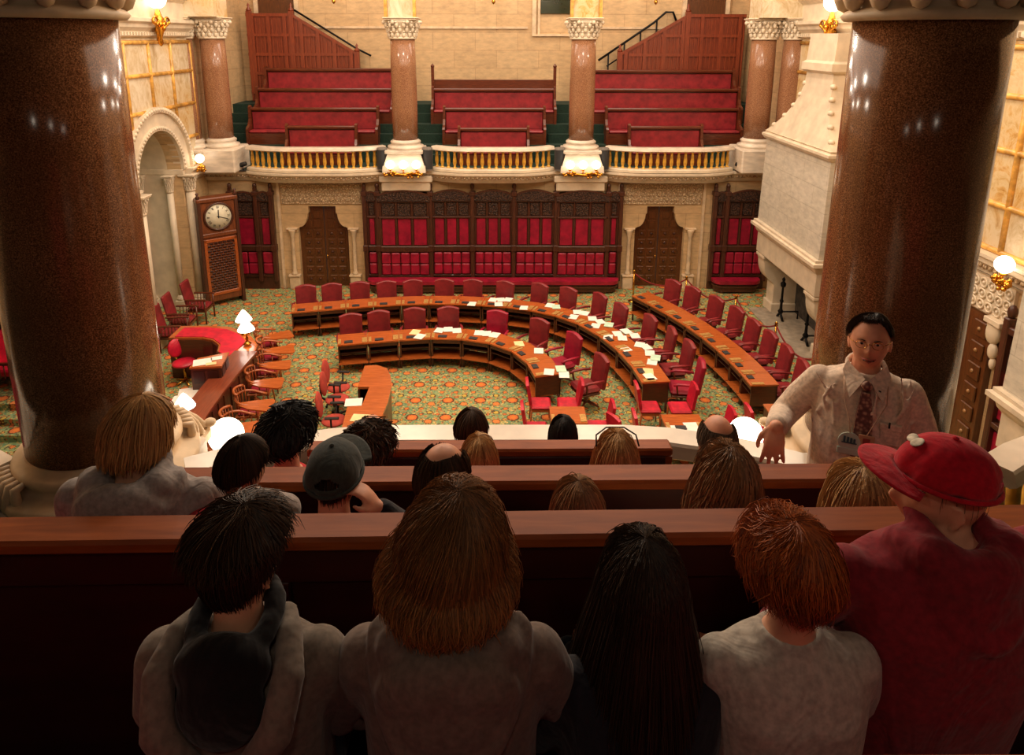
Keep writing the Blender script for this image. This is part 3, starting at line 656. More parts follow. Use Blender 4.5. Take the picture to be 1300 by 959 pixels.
# ================================================================== far wall panelling
def panelling(x0, x1, posts, label, seat=True, y=YW, wide=()):
    t = thing('wall_panelling', label, 'wall panelling', ((x0+x1)/2, y, 0))
    MB().box(x0, x1, y-.1, y-.002, 0, 3.1).obj('frame', PANELW, t)
    for i in range(len(posts)-1):
        a, b = posts[i], posts[i+1]; w = b-a; n = 3 if w > 1 else (2 if w > .8 else 1); out = .08 if (i in wide) else 0; yf = y-.1-out
        if out: MB().box(a, b, yf, y-.1, .3, 3.02).obj('bay_frame', PANELW, t)
        cw = (w-.16)/n
        for k in range(n):
            c0, c1 = a+.08+k*cw+.05, a+.08+(k+1)*cw-.05
            MB().box(c0, c1, yf-.02, yf, 1.5, 2.36, .008).obj('leather_panel', RED, t)
            MB().box(c0, c1, yf-.025, yf, 2.46, 2.86, .008).obj('carved_panel', RELIEFD, t)
        for k in range(n+1):
            X = a+.08+k*cw; MB().box(X-.03, X+.03, yf-.05, yf, 1.45, 2.92, .012).obj('stile', PANELW, t)
        each('rail_moulding', PANELW, t, [(a, b, yf-.07, yf, 1.28, 1.47, .02), (a, b, yf-.06, yf, 2.37, 2.43, .01), (a, b, yf-.06, yf, 2.88, 2.96, .01), (a, b, yf-.04, yf, .42, .5, .01)])
        hgt = .16 if w > 1 else .1; n2 = 12
        pr = [(a, 2.94)]+[(a+w*k/n2, 3.1+hgt*sin(pi*k/n2)) for k in range(n2+1)]+[(b, 2.94)]
        MB().prism(pr, yf-.12, yf).obj('crest', RELIEFD, t)
        m = MB().sweep([(-.03, 0), (-.03, .05), (.03, .05), (.03, 0)], [(a+w*k/n2, yf-.1, 3.1+hgt*sin(pi*k/n2)) for k in range(n2+1)]); m.obj('crest_moulding', PANELW, t)
        nb = max(1, round((w-.16)/.31)); bw = (w-.14)/nb
        for k in range(nb):
            for z in (.52, .89):
                MB().box(a+.07+k*bw+.012, a+.07+(k+1)*bw-.012, yf-.07, yf, z, z+.36, .035).obj('back_cushion', RED, t)
    for X in posts:
        m = MB().box(X-.06, X+.06, y-.24, y-.05, .3, 3.2, .015).box(X-.09, X+.09, y-.27, y-.05, 3.1, 3.24, .015).box(X-.05, X+.05, y-.2, y-.1, 3.24, 3.34).ell((X, y-.15, 3.4), (.07, .07, .1), 8, 6).box(X-.08, X+.08, y-.26, y-.05, 1.3, 1.5, .01)
        m.obj('carved_post', PANELW, t)
    return t
def banquette(x0, x1, y, label, side=0):
    t = thing('banquette', label, 'bench', ((x0+x1)/2, y, 0)); r = .28
    def out(e): return [(x0-e, y-.12), (x0-e, y-.5-e+r)]+[(x0-e+r*(1-cos(a)), y-.5-e+r-r*sin(a)) for a in [pi/8*k for k in range(1, 5)]]+[(x1+e-r*(1-sin(a)), y-.5-e+r-r*cos(a)) for a in [pi/8*k for k in range(0, 5)]]+[(x1+e, y-.12)]
    MB().prism(out(.03), .33, .44, 'z').obj('seat', RED, t); MB().prism(out(-.04), .06, .33, 'z').obj('seat_base', PANELW, t)
    MB().prism(out(0), .2, .27, 'z').obj('base_moulding', PANELW, t)
    m = MB(); 
    X = x0+.25
    while X < x1: m.ell((X, y-.4, .045), (.06, .06, .045), 8, 6); X += 1.2
    m.obj('bun_foot', PANELW, t)
P = [-4.12, -3.71, -2.06, -.75, .55, 1.87, 3.5, 3.9]
panelling(-4.16, 3.94, P, 'long dark carved wood panelling with red leather at the centre of the far wall', wide=(1, 5))
banquette(-4.05, 3.85, YW-.12, 'long low red leather banquette below the central far wall panelling')
panelling(-8.3, -6.98, [-8.28, -7.5, -7.02], 'carved panelling with red leather between the clock and the left far door')
panelling(6.8, 8.6, [6.84, 7.22, 8.56], 'carved panelling with red leather right of the right far door')
banquette(6.9, 8.35, YW-.1, 'short red leather banquette in the far right corner beside the fireplace')
# clock
ck = thing('floor_clock', 'tall wooden floor clock with white dial and woven front beside the left wall arch', 'clock', (-8.28, 19.9, 0), rz=radians(38)); local(ck)
W = .53; CLW = wood('clock_oak', (86, 42, 22), (138, 76, 42), .35, 2)
MB().box(-W, W, -.16, .2, .16, 2.15, .02).obj('case', CLW, ck)
MB().box(-W-.04, W+.04, -.2, .22, 2.15, 2.28, .02).box(-W, W, -.18, .2, 2.28, 3.2).box(-W-.06, W+.06, -.22, .22, 3.2, 3.34, .03).obj('clock_hood', CLW, ck)
for X in (-W, W): 
    MB().box(X-.05, X+.05, -.22, .2, 0, 3.25, .01).obj('corner_post', PANELW, ck)
    MB().lathe([(.05, 0), (.07, .05), (.03, .1), (.05, .16), (0, .2)], 8, (X, -.16, 3.34)).obj('finial', PANELW, ck)
m = MB().box(-W+.05, W-.05, -.19, -.16, .35, .45, .01).box(-W+.05, W-.05, -.19, -.16, 2.0, 2.1, .01).box(-W+.05, -W+.14, -.19, -.16, .35, 2.1, .01).box(W-.14, W-.05, -.19, -.16, .35, 2.1, .01)
m.obj('door', CHAIRW, ck)
m = MB(); 
for r in range(20):
    for c in range(6): X = -.38+c*.126+(.063 if r % 2 else 0); m.box(X, X+.1, -.18, -.165, .47+r*.077, .52+r*.077, .006)
m.obj('woven_grille', MAHOGD, ck)
m = MB(); m.T = Matrix.Translation((0, -.185, 2.76)) @ Matrix.Rotation(pi/2, 4, 'X'); m.lathe([(.0, .012), (.37, .012), (.37, 0)], 40); dl_ = m.obj('dial', CLOCKF, ck)
m = MB(); m.T = Matrix.Translation((0, -.19, 2.76)) @ Matrix.Rotation(pi/2, 4, 'X'); m.lathe([(.37, -.01), (.42, -.01), (.43, .02), (.39, .04), (.37, .02)], 40, cap=False); m.obj('bezel', PANELW, ck)
m = MB()
def hand(a, L, w): m.T = Matrix.Translation((0, -.205, 2.76)) @ Matrix.Rotation(a, 4, 'Y'); m.box(-w, w, -.004, .004, -.05, L)
hand(radians(2), .2, .014); hand(radians(112), .27, .01); m.T = Matrix(); m.ell((0, -.205, 2.76), (.025, .012, .025), 10, 6); m.obj('clock_hands', INK, dl_, False)
NUM = 'XII I II III IIII V VI VII VIII IX X XI'.split()
m = MB()
def stroke(a, cx, rr, n):
    w = .024; x = -(len(n)-1)*w/2
    for ch in n:
        m.T = Matrix.Translation((0, -.2, 2.76)) @ Matrix.Rotation(a, 4, 'Y') @ Matrix.Translation((x, 0, rr))
        if ch == 'I': m.box(-.004, .004, -.003, .003, -.035, .035)
        elif ch == 'X':
            for s in (-1, 1): T = m.T; m.T = T @ Matrix.Rotation(s*.32, 4, 'Y'); m.box(-.004, .004, -.003, .003, -.036, .036); m.T = T
        else:
            for s in (-1, 1): T = m.T; m.T = T @ Matrix.Translation((s*.008, 0, 0)) @ Matrix.Rotation(s*.22, 4, 'Y'); m.box(-.004, .004, -.003, .003, -.035, .035); m.T = T
        x += w
for k, nme in enumerate(NUM): stroke(radians(30*k), 0, .29, nme)
m.T = Matrix()
m.obj('numerals', INK, dl_, False)
# ================================================================== lamps
def lamp3(x, y, z, label, group, s=1.0, gr=.115, one=False, sp=.39):
    t = thing('bracket_lamp', label, 'lamp', (x, y, z), group); local(t)
    m = MB()
    rnd = random.Random(3)
    for k in range(34):
        a = rnd.uniform(-.5, .5)*(1.2 if not one else .4); m.ell((a, -.05+rnd.uniform(-.05, .05), -.13+rnd.uniform(-.1, .08)), (.045, .045, .035), 6, 4, Matrix.Rotation(rnd.uniform(0, 3), 3, 'Y'))
    xs = (0,) if one else (-sp, 0, sp)
    m.tube([(xs[0]-.1, .02, -.1), (0, -.08, -.14), (xs[-1]+.1, .02, -.1)], .03, 6)
    for X in xs: m.tube([(X*.6, 0, -.15), (X, -.03, -.1), (X, -.03, -.0)], .018, 6); m.lathe([(.02, -.02), (.06, .0), (.05, .03)], 10, (X, -.03, .0))
    m.obj('bracket', GOLD, t)
    for X in xs: MB().ell((X, -.03, .03+gr), (gr, gr, gr), 20, 14).obj('globe', LAMPG, t)
    return t
for x, lab in ((-2.79, 'left'), (2.6, 'right')): lamp3(x, YW-.72, 4.02, 'gilded bracket with three lit globes on the %s far column pedestal' % lab, None, gr=.13)
def lampw(x, y, z, rz, label, gr=.12):
    t = lamp3(x, y, z, label, None, one=True, gr=gr); t.rotation_euler = (0, 0, rz); return t
lampw(-8.68, 20.0, 4.28, pi/2, 'single lit globe on a gilded bracket at the left wall arch', .13)
lampw(8.5, 10.95, 4.05, -pi/2, 'lit globe on a gilded scroll bracket on the right wall by the picture edge', .15)
def scroll_lamp(x, y, z, s, label):
    t = thing('scroll_bracket_lamp', label, 'lamp', (x, y, z), None); local(t); m = MB()
    for b in (-1, 1):
        sp = [(s*(.1+.15), b*(.1+ (.22-.02*k)*(1-cos(k*.5))*.0+.2+.16*cos(k*.6)*(1-k/14)), .1+.16*sin(k*.6)*(1-k/14)) for k in range(12)]
        m.tube([(s*.1, 0, -.35), (s*.2, b*.1, -.15), (s*.25, b*.2, .0)]+sp, .03, 8)
    m.lathe([(.02, -.5), (.07, -.42), (.05, -.3), (.12, -.1), (.08, .05), (.14, .2), (.1, .25), (.04, .45)], 12, (s*.18, 0, 0))
    for k in range(8): a = k*pi/4; m.ell((s*.18+.12*cos(a), .12*sin(a), -.05+.1*(k % 3)), (.05, .05, .07), 6, 5)
    m.obj('bracket', GOLD, t)
    MB().ell((s*.18, 0, .68), (.24, .24, .24), 20, 14).obj('globe', LAMPG, t)
a_ = onz(190, 38, 7.95)
scroll_lamp(XL+.1, 18.55, 8.15, 1, 'gilded double scroll lamp bracket on the left wall cornice')
scroll_lamp(XR-.1, 18.3, 8.1, -1, 'gilded double scroll lamp bracket on the right wall cornice above the fireplace')
# hanging lamps of the far gallery, only their finials dip into view
for X, lab in ((-5.45, 'left'), (-.1, 'middle'), (5.35, 'right')):
    t = thing('pendant_lamp', 'brass tip of a hanging lamp at the top edge, %s of three' % lab, 'lamp', (X, 24.2, 9.02), None); local(t)
    MB().lathe([(0, -.06), (.05, -.02), (.07, .05), (.03, .1), (.16, .2), (.2, .3)], 14).obj('finial', BRASS, t)
    MB().ell((0, 0, .5), (.22, .22, .22), 16, 10).obj('globe', LAMPG, t); MB().cyl(0, 0, .7, 4.98, .015, 8).obj('rod', BRASS, t)
# speakers beside the far pedestals
k = 0
for x in (-3.47, -2.1, 1.93, 3.27):
    t = thing('loudspeaker', 'grey box loudspeaker hanging on the far balustrade, %s of the %s pedestal' % (('left', 'right')[k % 2], ('left', 'right')[k//2]), 'loudspeaker', (x, YW-.34, 3.94), 'gallery loudspeakers'); local(t)
    MB().lathe([(.17, 0), (.17, .02), (.17, .68), (.15, .7)], 16, sx=.95, sy=.85).obj('speaker_cabinet', SPKG, t); g_ = MB().lathe([(.178, .05), (.178, .64)], 16, sx=.95, sy=.85, a0=pi*1.1, a1=pi*1.9).obj('grille', GREYP, kids(t)[0] if 0 else t)
    k += 1
for s, x in ((1, -7.75), (-1, 7.45)):
    t = thing('spotlight', 'small black spotlight on the %s end of the far balustrade' % ('left' if x < 0 else 'right'), 'spotlight', (x, YW-.3, 3.9)); local(t)
    m = MB(); m.box(-.1, .1, -.08, .08, 0, .03, .01); m.cyl(0, 0, .03, .14, .02, 8); m.obj('bracket', BLACKP, t)
    m = MB(); m.T = Matrix.Translation((0, 0, .2)) @ Matrix.Rotation(s*1.3, 4, 'Y'); m.lathe([(.05, -.1), (.07, -.06), (.07, .1), (.06, .12)], 12); m.obj('housing', BLACKP, t)
# added lights, none with a modelled fixture
def area(name, loc, size, power, col, rot=(0, 0, 0), sy=None):
    l = bpy.data.lights.new(name, 'AREA'); l.shape = 'RECTANGLE'; l.size = size; l.size_y = sy or size; l.energy = power; l.color = col
    o = bpy.data.objects.new(name, l); C.objects.link(o); o.location = loc; o.rotation_euler = rot; return o
area('chamber_fill_area', (0, 13.5, 13.8), 13, 900, (1, .89, .75), sy=14)  # unseen area light added overhead to fill the chamber
for lx in (-6, -2, 2, 6):
    for ly in (8.5, 13, 17.5):
        l = bpy.data.lights.new('chamber_fill_point', 'POINT'); l.energy = 250; l.color = (1, .87, .7); l.shadow_soft_size = .22  # added point lights without fixtures, no chandelier hangs here
        o = bpy.data.objects.new('chamber_fill_point', l); C.objects.link(o); o.location = (lx, ly, 11.2)
area('far_gallery_light', (0, 22.2, 13.0), 14, 520, (1, .84, .68), (0, 0, 0), 2)
for lx in (-2.2, 0, 2.2):
    l = bpy.data.lights.new('gallery_fill_point', 'POINT'); l.energy = 17; l.color = (1, .84, .66); l.shadow_soft_size = .12  # unseen point lights added to brighten the near visitors and the guide
    o = bpy.data.objects.new('gallery_fill_point', l); C.objects.link(o); o.location = (lx, -.6, 9.3)
w = bpy.data.worlds.new('world'); bpy.context.scene.world = w; w.use_nodes = True; w.node_tree.nodes['Background'].inputs[0].default_value = (.9, .75, .6, 1); w.node_tree.nodes['Background'].inputs[1].default_value = .05
sc = bpy.context.scene; sc.view_settings.view_transform = 'Standard'; sc.view_settings.look = 'None'; sc.view_settings.gamma = 1; sc.view_settings.use_curve_mapping = False; sc.view_settings.exposure = 0.08
# ================================================================== chamber furniture
def V2(p): return Vector((p[0], p[1], 0))
def smooth(P, it=2):
    P = [V2(p) for p in P]
    for _ in range(it): P = [P[0]]+[P[i]*.5+(P[i-1]+P[i+1])*.25 for i in range(1, len(P)-1)]+[P[-1]]
    return P
def desk(a, b, na, nb, label, group, dep=.58, gap=.012, pad=True):
    """a,b inner edge corners, na,nb outward unit vectors at those corners"""
    d = (b-a).normalized(); a = a+d*gap; b = b-d*gap; c, e = b+nb*dep, a+na*dep; mid = (a+b+c+e)/4
    t = thing('senator_desk', label, 'desk', (mid.x, mid.y, 0), group)
    Z = .72
    def quad(m, p, z0, z1, zi=None):
        n = len(p); m.add([(q.x, q.y, z0) for q in p]+[(q.x, q.y, z1) for q in p], [tuple(range(n))[::-1], tuple(range(n, 2*n))]+[(k, (k+1) % n, (k+1) % n+n, k+n) for k in range(n)])
    def at(u, v): return (a+(b-a)*u)*(1-v)+(e+(c-e)*u)*v
    m = MB(); P = [at(-.012, -.04), at(1.012, -.04), at(1.012, 1.03), at(-.012, 1.03)]
    quad(m, P, Z, Z+.035); m.obj('top', DESKT, t)
    m = MB(); quad(m, [at(0, 0), at(1, 0), at(1, .05), at(0, .05)], Z-.1, Z)
    quad(m, [at(0, .93), at(1, .93), at(1, .98), at(0, .98)], .22, Z)
    for u in (0, .95): quad(m, [at(u, 0), at(u+.05, 0), at(u+.05, .98), at(u, .98)], .25, Z)
    m.obj('case', DESKB, t)
    m = MB(); quad(m, [at(.0, -.12), at(1, -.12), at(1, .7), at(0, .7)], .25, .28); m.obj('lower_shelf', DESKT, t)
    m = MB(); quad(m, [at(.06, .03), at(.94, .03), at(.94, .9), at(.06, .9)], .5, .52)
    for k in range(9): u = .1+k*.1; quad(m, [at(u, .88), at(u+.03, .88), at(u+.03, .92), at(u, .92)], .28, .5)
    m.obj('grille', MAHOGD, t)
    for u, v in ((.03, .05), (.97, .05), (.03, .93), (.97, .93)):
        p = at(u, v); MB().cyl(p.x, p.y, 0, .26, .028, 8).obj('leg', DESKB, t)
    if pad:
        m = MB(); quad(m, [at(.22, .08), at(.5, .08), at(.5, .3), at(.22, .3)], Z+.035, Z+.055); m.obj('control_pad', GREYP, t)
        m = MB(); quad(m, [at(.82, .04), at(.99, .04), at(.99, .5), at(.82, .5)], Z+.035, Z+.05); m.obj('brass_plate', TAN, t); m = MB(); quad(m, [at(.01, .04), at(.1, .04), at(.1, .5), at(.01, .5)], Z+.035, Z+.05); m.obj('brass_plate', TAN, t)
    return t
def arc(P, name, first, group, last='', skip=()):
    N = []
    for i, p in enumerate(P):
        d = (P[min(i+1, len(P)-1)]-P[max(i-1, 0)]).normalized(); N.append(Vector((-d.y, d.x, 0)))
    out = []
    for i in range(len(P)-1):
        if i in skip: continue
        out.append(desk(P[i], P[i+1], N[i], N[i+1], 'wooden senator desk, %s from the left end of the %s' % (ORD[i], name), group))
    return N
A2 = smooth([(-5.47, 17.3), (-4.79, 17.46), (-4.08, 17.6), (-3.36, 17.77), (-2.62, 17.88), (-1.85, 17.95), (-1.13, 17.92), (-.39, 17.84), (.28, 17.71), (.95, 17.48), (1.59, 17.13), (2.12, 16.62), (2.57, 15.9), (2.87, 15.02), (3.08, 14.22), (3.13, 13.42)], 1)
A1 = smooth([(-3.79, 15.29), (-3.09, 15.42), (-2.37, 15.59), (-1.6, 15.71), (-.83, 15.68), (-.12, 15.46), (.42, 15.02), (.76, 14.4), (.86, 13.7)], 1)
A3 = smooth([(3.87, 18.56), (4.22, 17.9), (4.56, 17.2), (4.84, 16.48), (5.06, 15.75), (5.22, 15.05), (5.32, 14.4), (5.38, 13.85), (5.4, 13.3)], 1)
for P, n in ((A2, 'long outer desk arc'), (A1, 'short inner desk arc'), (A3, 'right-hand desk arc by the rope')): P.reverse() if 0 else None; arc(P, n, 0, None)
def rot_dir(v): return atan2(v.y, v.x)-pi/2
def kids_last(t): return [o for o in bpy.data.objects if o.parent == t and o.name.startswith('armrest')][-1]
# ---- high-backed senator chair, faces +Y locally
def senator_chair(lm, label):
    t = thing('senator_chair', label, 'chair', (0, 0, 0))
    m = MB(); m.box(-.27, .27, -.24, .27, .42, .53, .05); m.obj('seat', lm, t)
    m = MB(); n = 10
    out = [(-.26, .46)]+[(-.27+.54*k/n, 1.08+.06*sin(pi*k/n)) for k in range(n+1)]+[(.26, .46)]
    rings = []
    for (dy, s) in ((0, .9), (.02, .98), (.05, 1), (.08, .98), (.1, .9)):
        rings.append([(x*s, -.34+dy-(z-.46)*.14, .78+(z-.78)*(s*.5+.5)) for x, z in out])
    k = len(out); m.add([p for r in rings for p in r], [(i*k+j, i*k+(j+1) % k, (i+1)*k+(j+1) % k, (i+1)*k+j) for i in range(4) for j in range(k)]+[tuple(range(k))[::-1], tuple(4*k+j for j in range(k))], False)
    m.obj('backrest', lm, t)
    for s in (-1, 1):
        m = MB(); m.tube([(s*.29, -.27, .68), (s*.31, -.1, .7), (s*.31, .12, .7), (s*.3, .22, .67)], [.03, .035, .035, .03], 8, flat=.8); ar = m.obj('armrest', lm, t)
        MB().tube([(s*.3, .16, .68), (s*.3, .14, .56), (s*.25, .12, .45)], .022, 6).obj('arm_support', MAHOG, ar)
    MB().box(-.25, .25, -.22, .25, .36, .42, .02).obj('seat_frame', MAHOG, t)
    m = MB(); m.lathe([(.1, .36), (.05, .33), (.035, .2), (.06, .14), (.04, .1)], 12); m.obj('pedestal', MAHOG, t)
    for k in range(4):
        a = pi/4+k*pi/2; m = MB(); m.tube([(.03*cos(a), .03*sin(a), .14), (.18*cos(a), .18*sin(a), .11), (.3*cos(a), .3*sin(a), .06)], [.03, .028, .02], 6); lg = m.obj('leg', MAHOG, t); MB().ell((.3*cos(a), .3*sin(a), .03), (.03, .03, .03), 8, 6).obj('caster', BRASS, lg)
    return t
ch_b = senator_chair(BURG, 'burgundy high-backed leather chair'); ch_r = senator_chair(RED, 'red high-backed leather chair'); used = set()
def put(proto, loc, rz, label, sc=None):
    if proto.name not in used:
        used.add(proto.name); proto.location = loc; proto.rotation_euler = (0, 0, rz); proto['label'] = label
        if sc: proto.scale = sc
        return proto
    return dup(proto, loc, rz, label, scale=sc)
def face_to(p, q): return atan2(q[1]-p[1], q[0]-p[0])-pi/2
CH2 = [(-5.3, 18.16), (-4.58, 18.29), (-3.88, 18.41), (-3.08, 18.5), (-2.36, 18.6), (-1.52, 18.66), (-.66, 18.62), (.2, 18.5), (1.15, 18.34), (1.95, 17.98), (2.7, 17.58), (3.15, 16.83), (3.75, 16.05), (4.08, 15.35), (4.3, 14.55), (4.3, 13.65)]
for i, p in enumerate(CH2):
    q = (-1.6, 14.5) if i > 4 else (p[0]+.8, 13.5)
    v = Vector((q[0]-p[0], q[1]-p[1])).normalized(); L = (p[0]+v[0]*.26, p[1]+v[1]*.26, 0)
    put(ch_r if i in (15,) else ch_b, L, face_to(p, q)+(.12 if i == 14 else .1*sin(i*2.3)), '%s high-backed leather chair, %s from the left behind the long outer desk arc' % ('bright red' if i == 15 else 'burgundy', ORD[i]), (1.06, 1.02, 1.04))
CH1 = [(-3.6, 16.1, 0), (-2.95, 16.3, 0), (-2.11, 16.48, 0), (-1.23, 16.56, 0), (.02, 16.3, 1), (1.0, 15.8, 0), (1.72, 15.0, 1), (2.2, 13.84, 0)]
for i, (x, y, r) in enumerate(CH1):
    q = (-1.6, 12.5) if i > 3 else (x+.5, 12.5)
    v = Vector((q[0]-x, q[1]-y)).normalized(); put(ch_r if r else ch_b, (x+v[0]*.26, y+v[1]*.26, 0), face_to((x, y), q)+.1*sin(i*1.7+1), '%s high-backed leather chair, %s from the left behind the short inner desk arc' % ('bright red' if r else 'burgundy', ORD[i]), (1.06, 1.02, 1.04))
CH3 = [(4.98, 18.62), (5.38, 18.06), (5.8, 17.33), (6.1, 16.6), (6.24, 15.82), (6.38, 15.1), (6.45, 14.35), (6.5, 13.6)]
for i, (x, y) in enumerate(CH3):
    q = (-1.6, 14.0); v = Vector((q[0]-x, q[1]-y)).normalized(); put(ch_b, (x+v[0]*.28, y+v[1]*.28, 0), face_to((x, y), q)+.1*sin(i*3.1), 'burgundy high-backed leather chair, %s from the far end of the row beside the rope' % ORD[i], (1.06, 1.02, 1.04))
# ---- small red side chair, faces +Y
def side_chair():
    t = thing('side_chair', 'small red chair', 'chair')
    MB().box(-.22, .22, -.21, .22, .42, .49, .03).obj('seat', REDB, t); MB().box(-.2, .2, -.2, .2, .36, .42).obj('seat_rail', CHAIRW, t)
    m = MB(); m.T = Matrix.Translation((0, -.2, .5)) @ Matrix.Rotation(.16, 4, 'X'); n = 8
    m.prism([(-.21, .02)]+[(-.2+.4*k/n, .47+.03*sin(pi*k/n)) for k in range(n+1)]+[(.21, .02)], -.035, .025); m.obj('backrest', REDB, t)
    for x in (-.19, .19):
        for y in (-.19, .19): MB().tube([(x, y, .4), (x*1.08, y*1.12, 0)], [.022, .016], 6).obj('leg', CHAIRW, t)
    return t
sc_ = side_chair()
for (x, y, rz, lab) in [(.92, 13.1, -pi/2, 'bright red side chair ending the inner arc, left one of the pair'), (1.5, 13.1, pi/2, 'bright red side chair ending the inner arc, right one of the pair'),
                        (3.16, 12.95, -pi/2, 'bright red side chair ending the outer arc, left one of the pair'), (3.8, 12.92, pi/2, 'bright red side chair ending the outer arc, right one of the pair'),
                        (.78, 12.15, -pi/2, 'small red side chair left of the first near desk, barely above the balustrade'), (2.0, 12.2, pi/2, 'small red side chair right of the near small table'), (2.45, 11.85, -pi/2+.5, 'small red side chair standing alone between the two near tables'),
                        (2.9, 11.85, -pi/2, 'small red side chair left of the near table with the white paper'), (4.25, 11.95, pi/2, 'small red side chair right of the near table with the white paper'), (4.7, 11.35, pi/2-.3, 'small red side chair above the right lit globe'), (5.15, 12.05, -pi/2, 'small red side chair by the near end of the right-hand desks')]:
    put(sc_, (x, y, 0), rz, lab)
for (x0, x1, y, lab) in [(1.05, 1.75, 11.85, 'near desk partly hidden behind the balustrade, left of the near pair'), (3.2, 3.95, 11.55, 'near desk with papers partly hidden behind the balustrade'), (5.35, 6.1, 11.95, 'near desk beside the standing man, partly hidden')]:
    desk(Vector((x0, y, 0)), Vector((x1, y, 0)), Vector((0, 1, 0)), Vector((0, 1, 0)), lab, None)
# ---- rope and posts
posts = [(4.2, 20.0), (5.65, 19.45), (6.6, 17.9), (6.98, 16.05), (7.15, 14.2)]
for i, (x, y) in enumerate(posts):
    t = thing('stanchion', 'brass rope post, %s along the rope from the right far door' % ORD[i], 'rope post', (x, y, 0)); local(t)
    MB().lathe([(.15, 0), (.15, .02), (.08, .05), (.03, .07)], 16).obj('foot', BRASS, t); MB().cyl(0, 0, .06, .93, .025, 10).obj('pole', BRASS, t)
    MB().lathe([(.03, .9), (.05, .92), (.03, .95), (.045, .99), (0, 1.03)], 10).obj('finial', BRASS, t)
for i in range(4):
    a, b = posts[i], posts[i+1]; m = MB(); n = 12
    m.tube([(a[0]+(b[0]-a[0])*(k/n*.96+.02), a[1]+(b[1]-a[1])*(k/n*.96+.02), .9-.28*(1-(2*k/n-1)**2)) for k in range(n+1)], .022, 6)
    tag(m.obj('velvet_rope', REDROPE), 'dark red rope hanging between the %s and %s brass posts' % (ORD[i], ORD[i+1]), 'rope')
# ---- papers
def paper(px, py, z=.758, k=0, w=.22, h=.29, rz=None, lab='', dz=0):
    p = onz(px, py, z); t = MB(); t.box(-w/2, w/2, -h/2, h/2, 0, .006)
    o = t.obj('paper', (PAPER, CREAM, GREENP)[k]); o.location = (p.x, p.y, z+dz); o.rotation_euler = (0, 0, random.uniform(-.4, .4) if rz is None else rz)
    return tag(o, lab, 'paper')
PP = [('outer', x, y, k) for x, y, k in [(599, 386, 0), (626, 381, 0), (636, 381, 0), (645, 381, 0), (633, 387, 0), (665, 391, 0), (698, 388, 0), (706, 390, 2), (728, 403, 0), (733, 397, 0), (742, 398, 0), (756, 414, 0), (752, 405, 0), (762, 409, 0), (773, 413, 2), (772, 428, 0), (784, 424, 0), (795, 421, 0), (806, 427, 0), (790, 430, 0), (794, 443, 0), (812, 438, 0), (820, 441, 0), (825, 449, 0), (832, 455, 2), (828, 460, 0), (823, 472, 1), (825, 479, 0)]]
PP += [('inner', x, y, k) for x, y, k in [(558, 420, 0), (569, 419, 0), (580, 420, 0), (608, 423, 0), (618, 424, 0), (628, 426, 0), (533, 428, 0), (527, 422, 1), (659, 437, 1), (684, 446, 0), (697, 473, 0), (712, 469, 2), (716, 476, 0)]]
cnt = {}
for i, (w_, x, y, k) in enumerate(PP):
    key = w_; cnt[key] = cnt.get(key, 0)+1
    paper(x, y, .758, k, lab='%s sheet of paper, %s from the left on the %s desk arc' % (('white', 'cream', 'pale green')[k], (ORD+['twenty-first', 'twenty-second', 'twenty-third', 'twenty-fourth', 'twenty-fifth', 'twenty-sixth', 'twenty-seventh', 'twenty-eighth'])[cnt[key]-1], w_), dz=.003*(i % 5))
paper(857, 546, .758, 0, lab='white sheet of paper beside the dark pad on the near desk', rz=.0, w=.26); paper(880, 543, .758, 0, lab='large white sheet right of the pad on the near desk', rz=.05, w=.3, h=.34)
# ---- clerks' table
t = thing('clerk_table', 'C-shaped polished wooden clerks table with curved front in the left foreground of the floor', 'table', (-2.6, 12.7, 0))
o1 = [onz(x, y, .76) for x, y in [(463, 465), (478, 464), (491, 468), (496, 478), (497, 492), (492, 512), (481, 538), (434, 544), (441, 517), (460, 514), (469, 492), (454, 492)]]
o1 = [(p.x, p.y) for p in o1]
MB().prism(o1, .72, .77, 'z').obj('top', DESKT, t)
m = MB(); cx, cy = -2.5, 12.8
m.sweep([(0, 0), (0, .72), (.05, .72), (.05, 0)], [(p[0]*.985+cx*.015, p[1]*.985+cy*.015) for p in o1[0:7]][::-1]); m.obj('front_panel', DESKB, t)
for (i, j) in ((11, 0), (6, 7)): 
    a, b = V2(o1[i]), V2(o1[j]); m = MB(); m.sweep([(-.02, 0), (-.02, .72), (.02, .72), (.02, 0)], [a*.94+Vector((cx, cy, 0))*.06, b*.94+Vector((cx, cy, 0))*.06]); m.obj('pedestal', DESKB, t)
paper(449, 511, .772, 0, lab='white sheet on the inner edge of the clerks table', w=.34, h=.3, rz=.1); paper(458, 531, .772, 1, lab='cream folder on the near wing of the clerks table', w=.36, h=.26, rz=-.1)
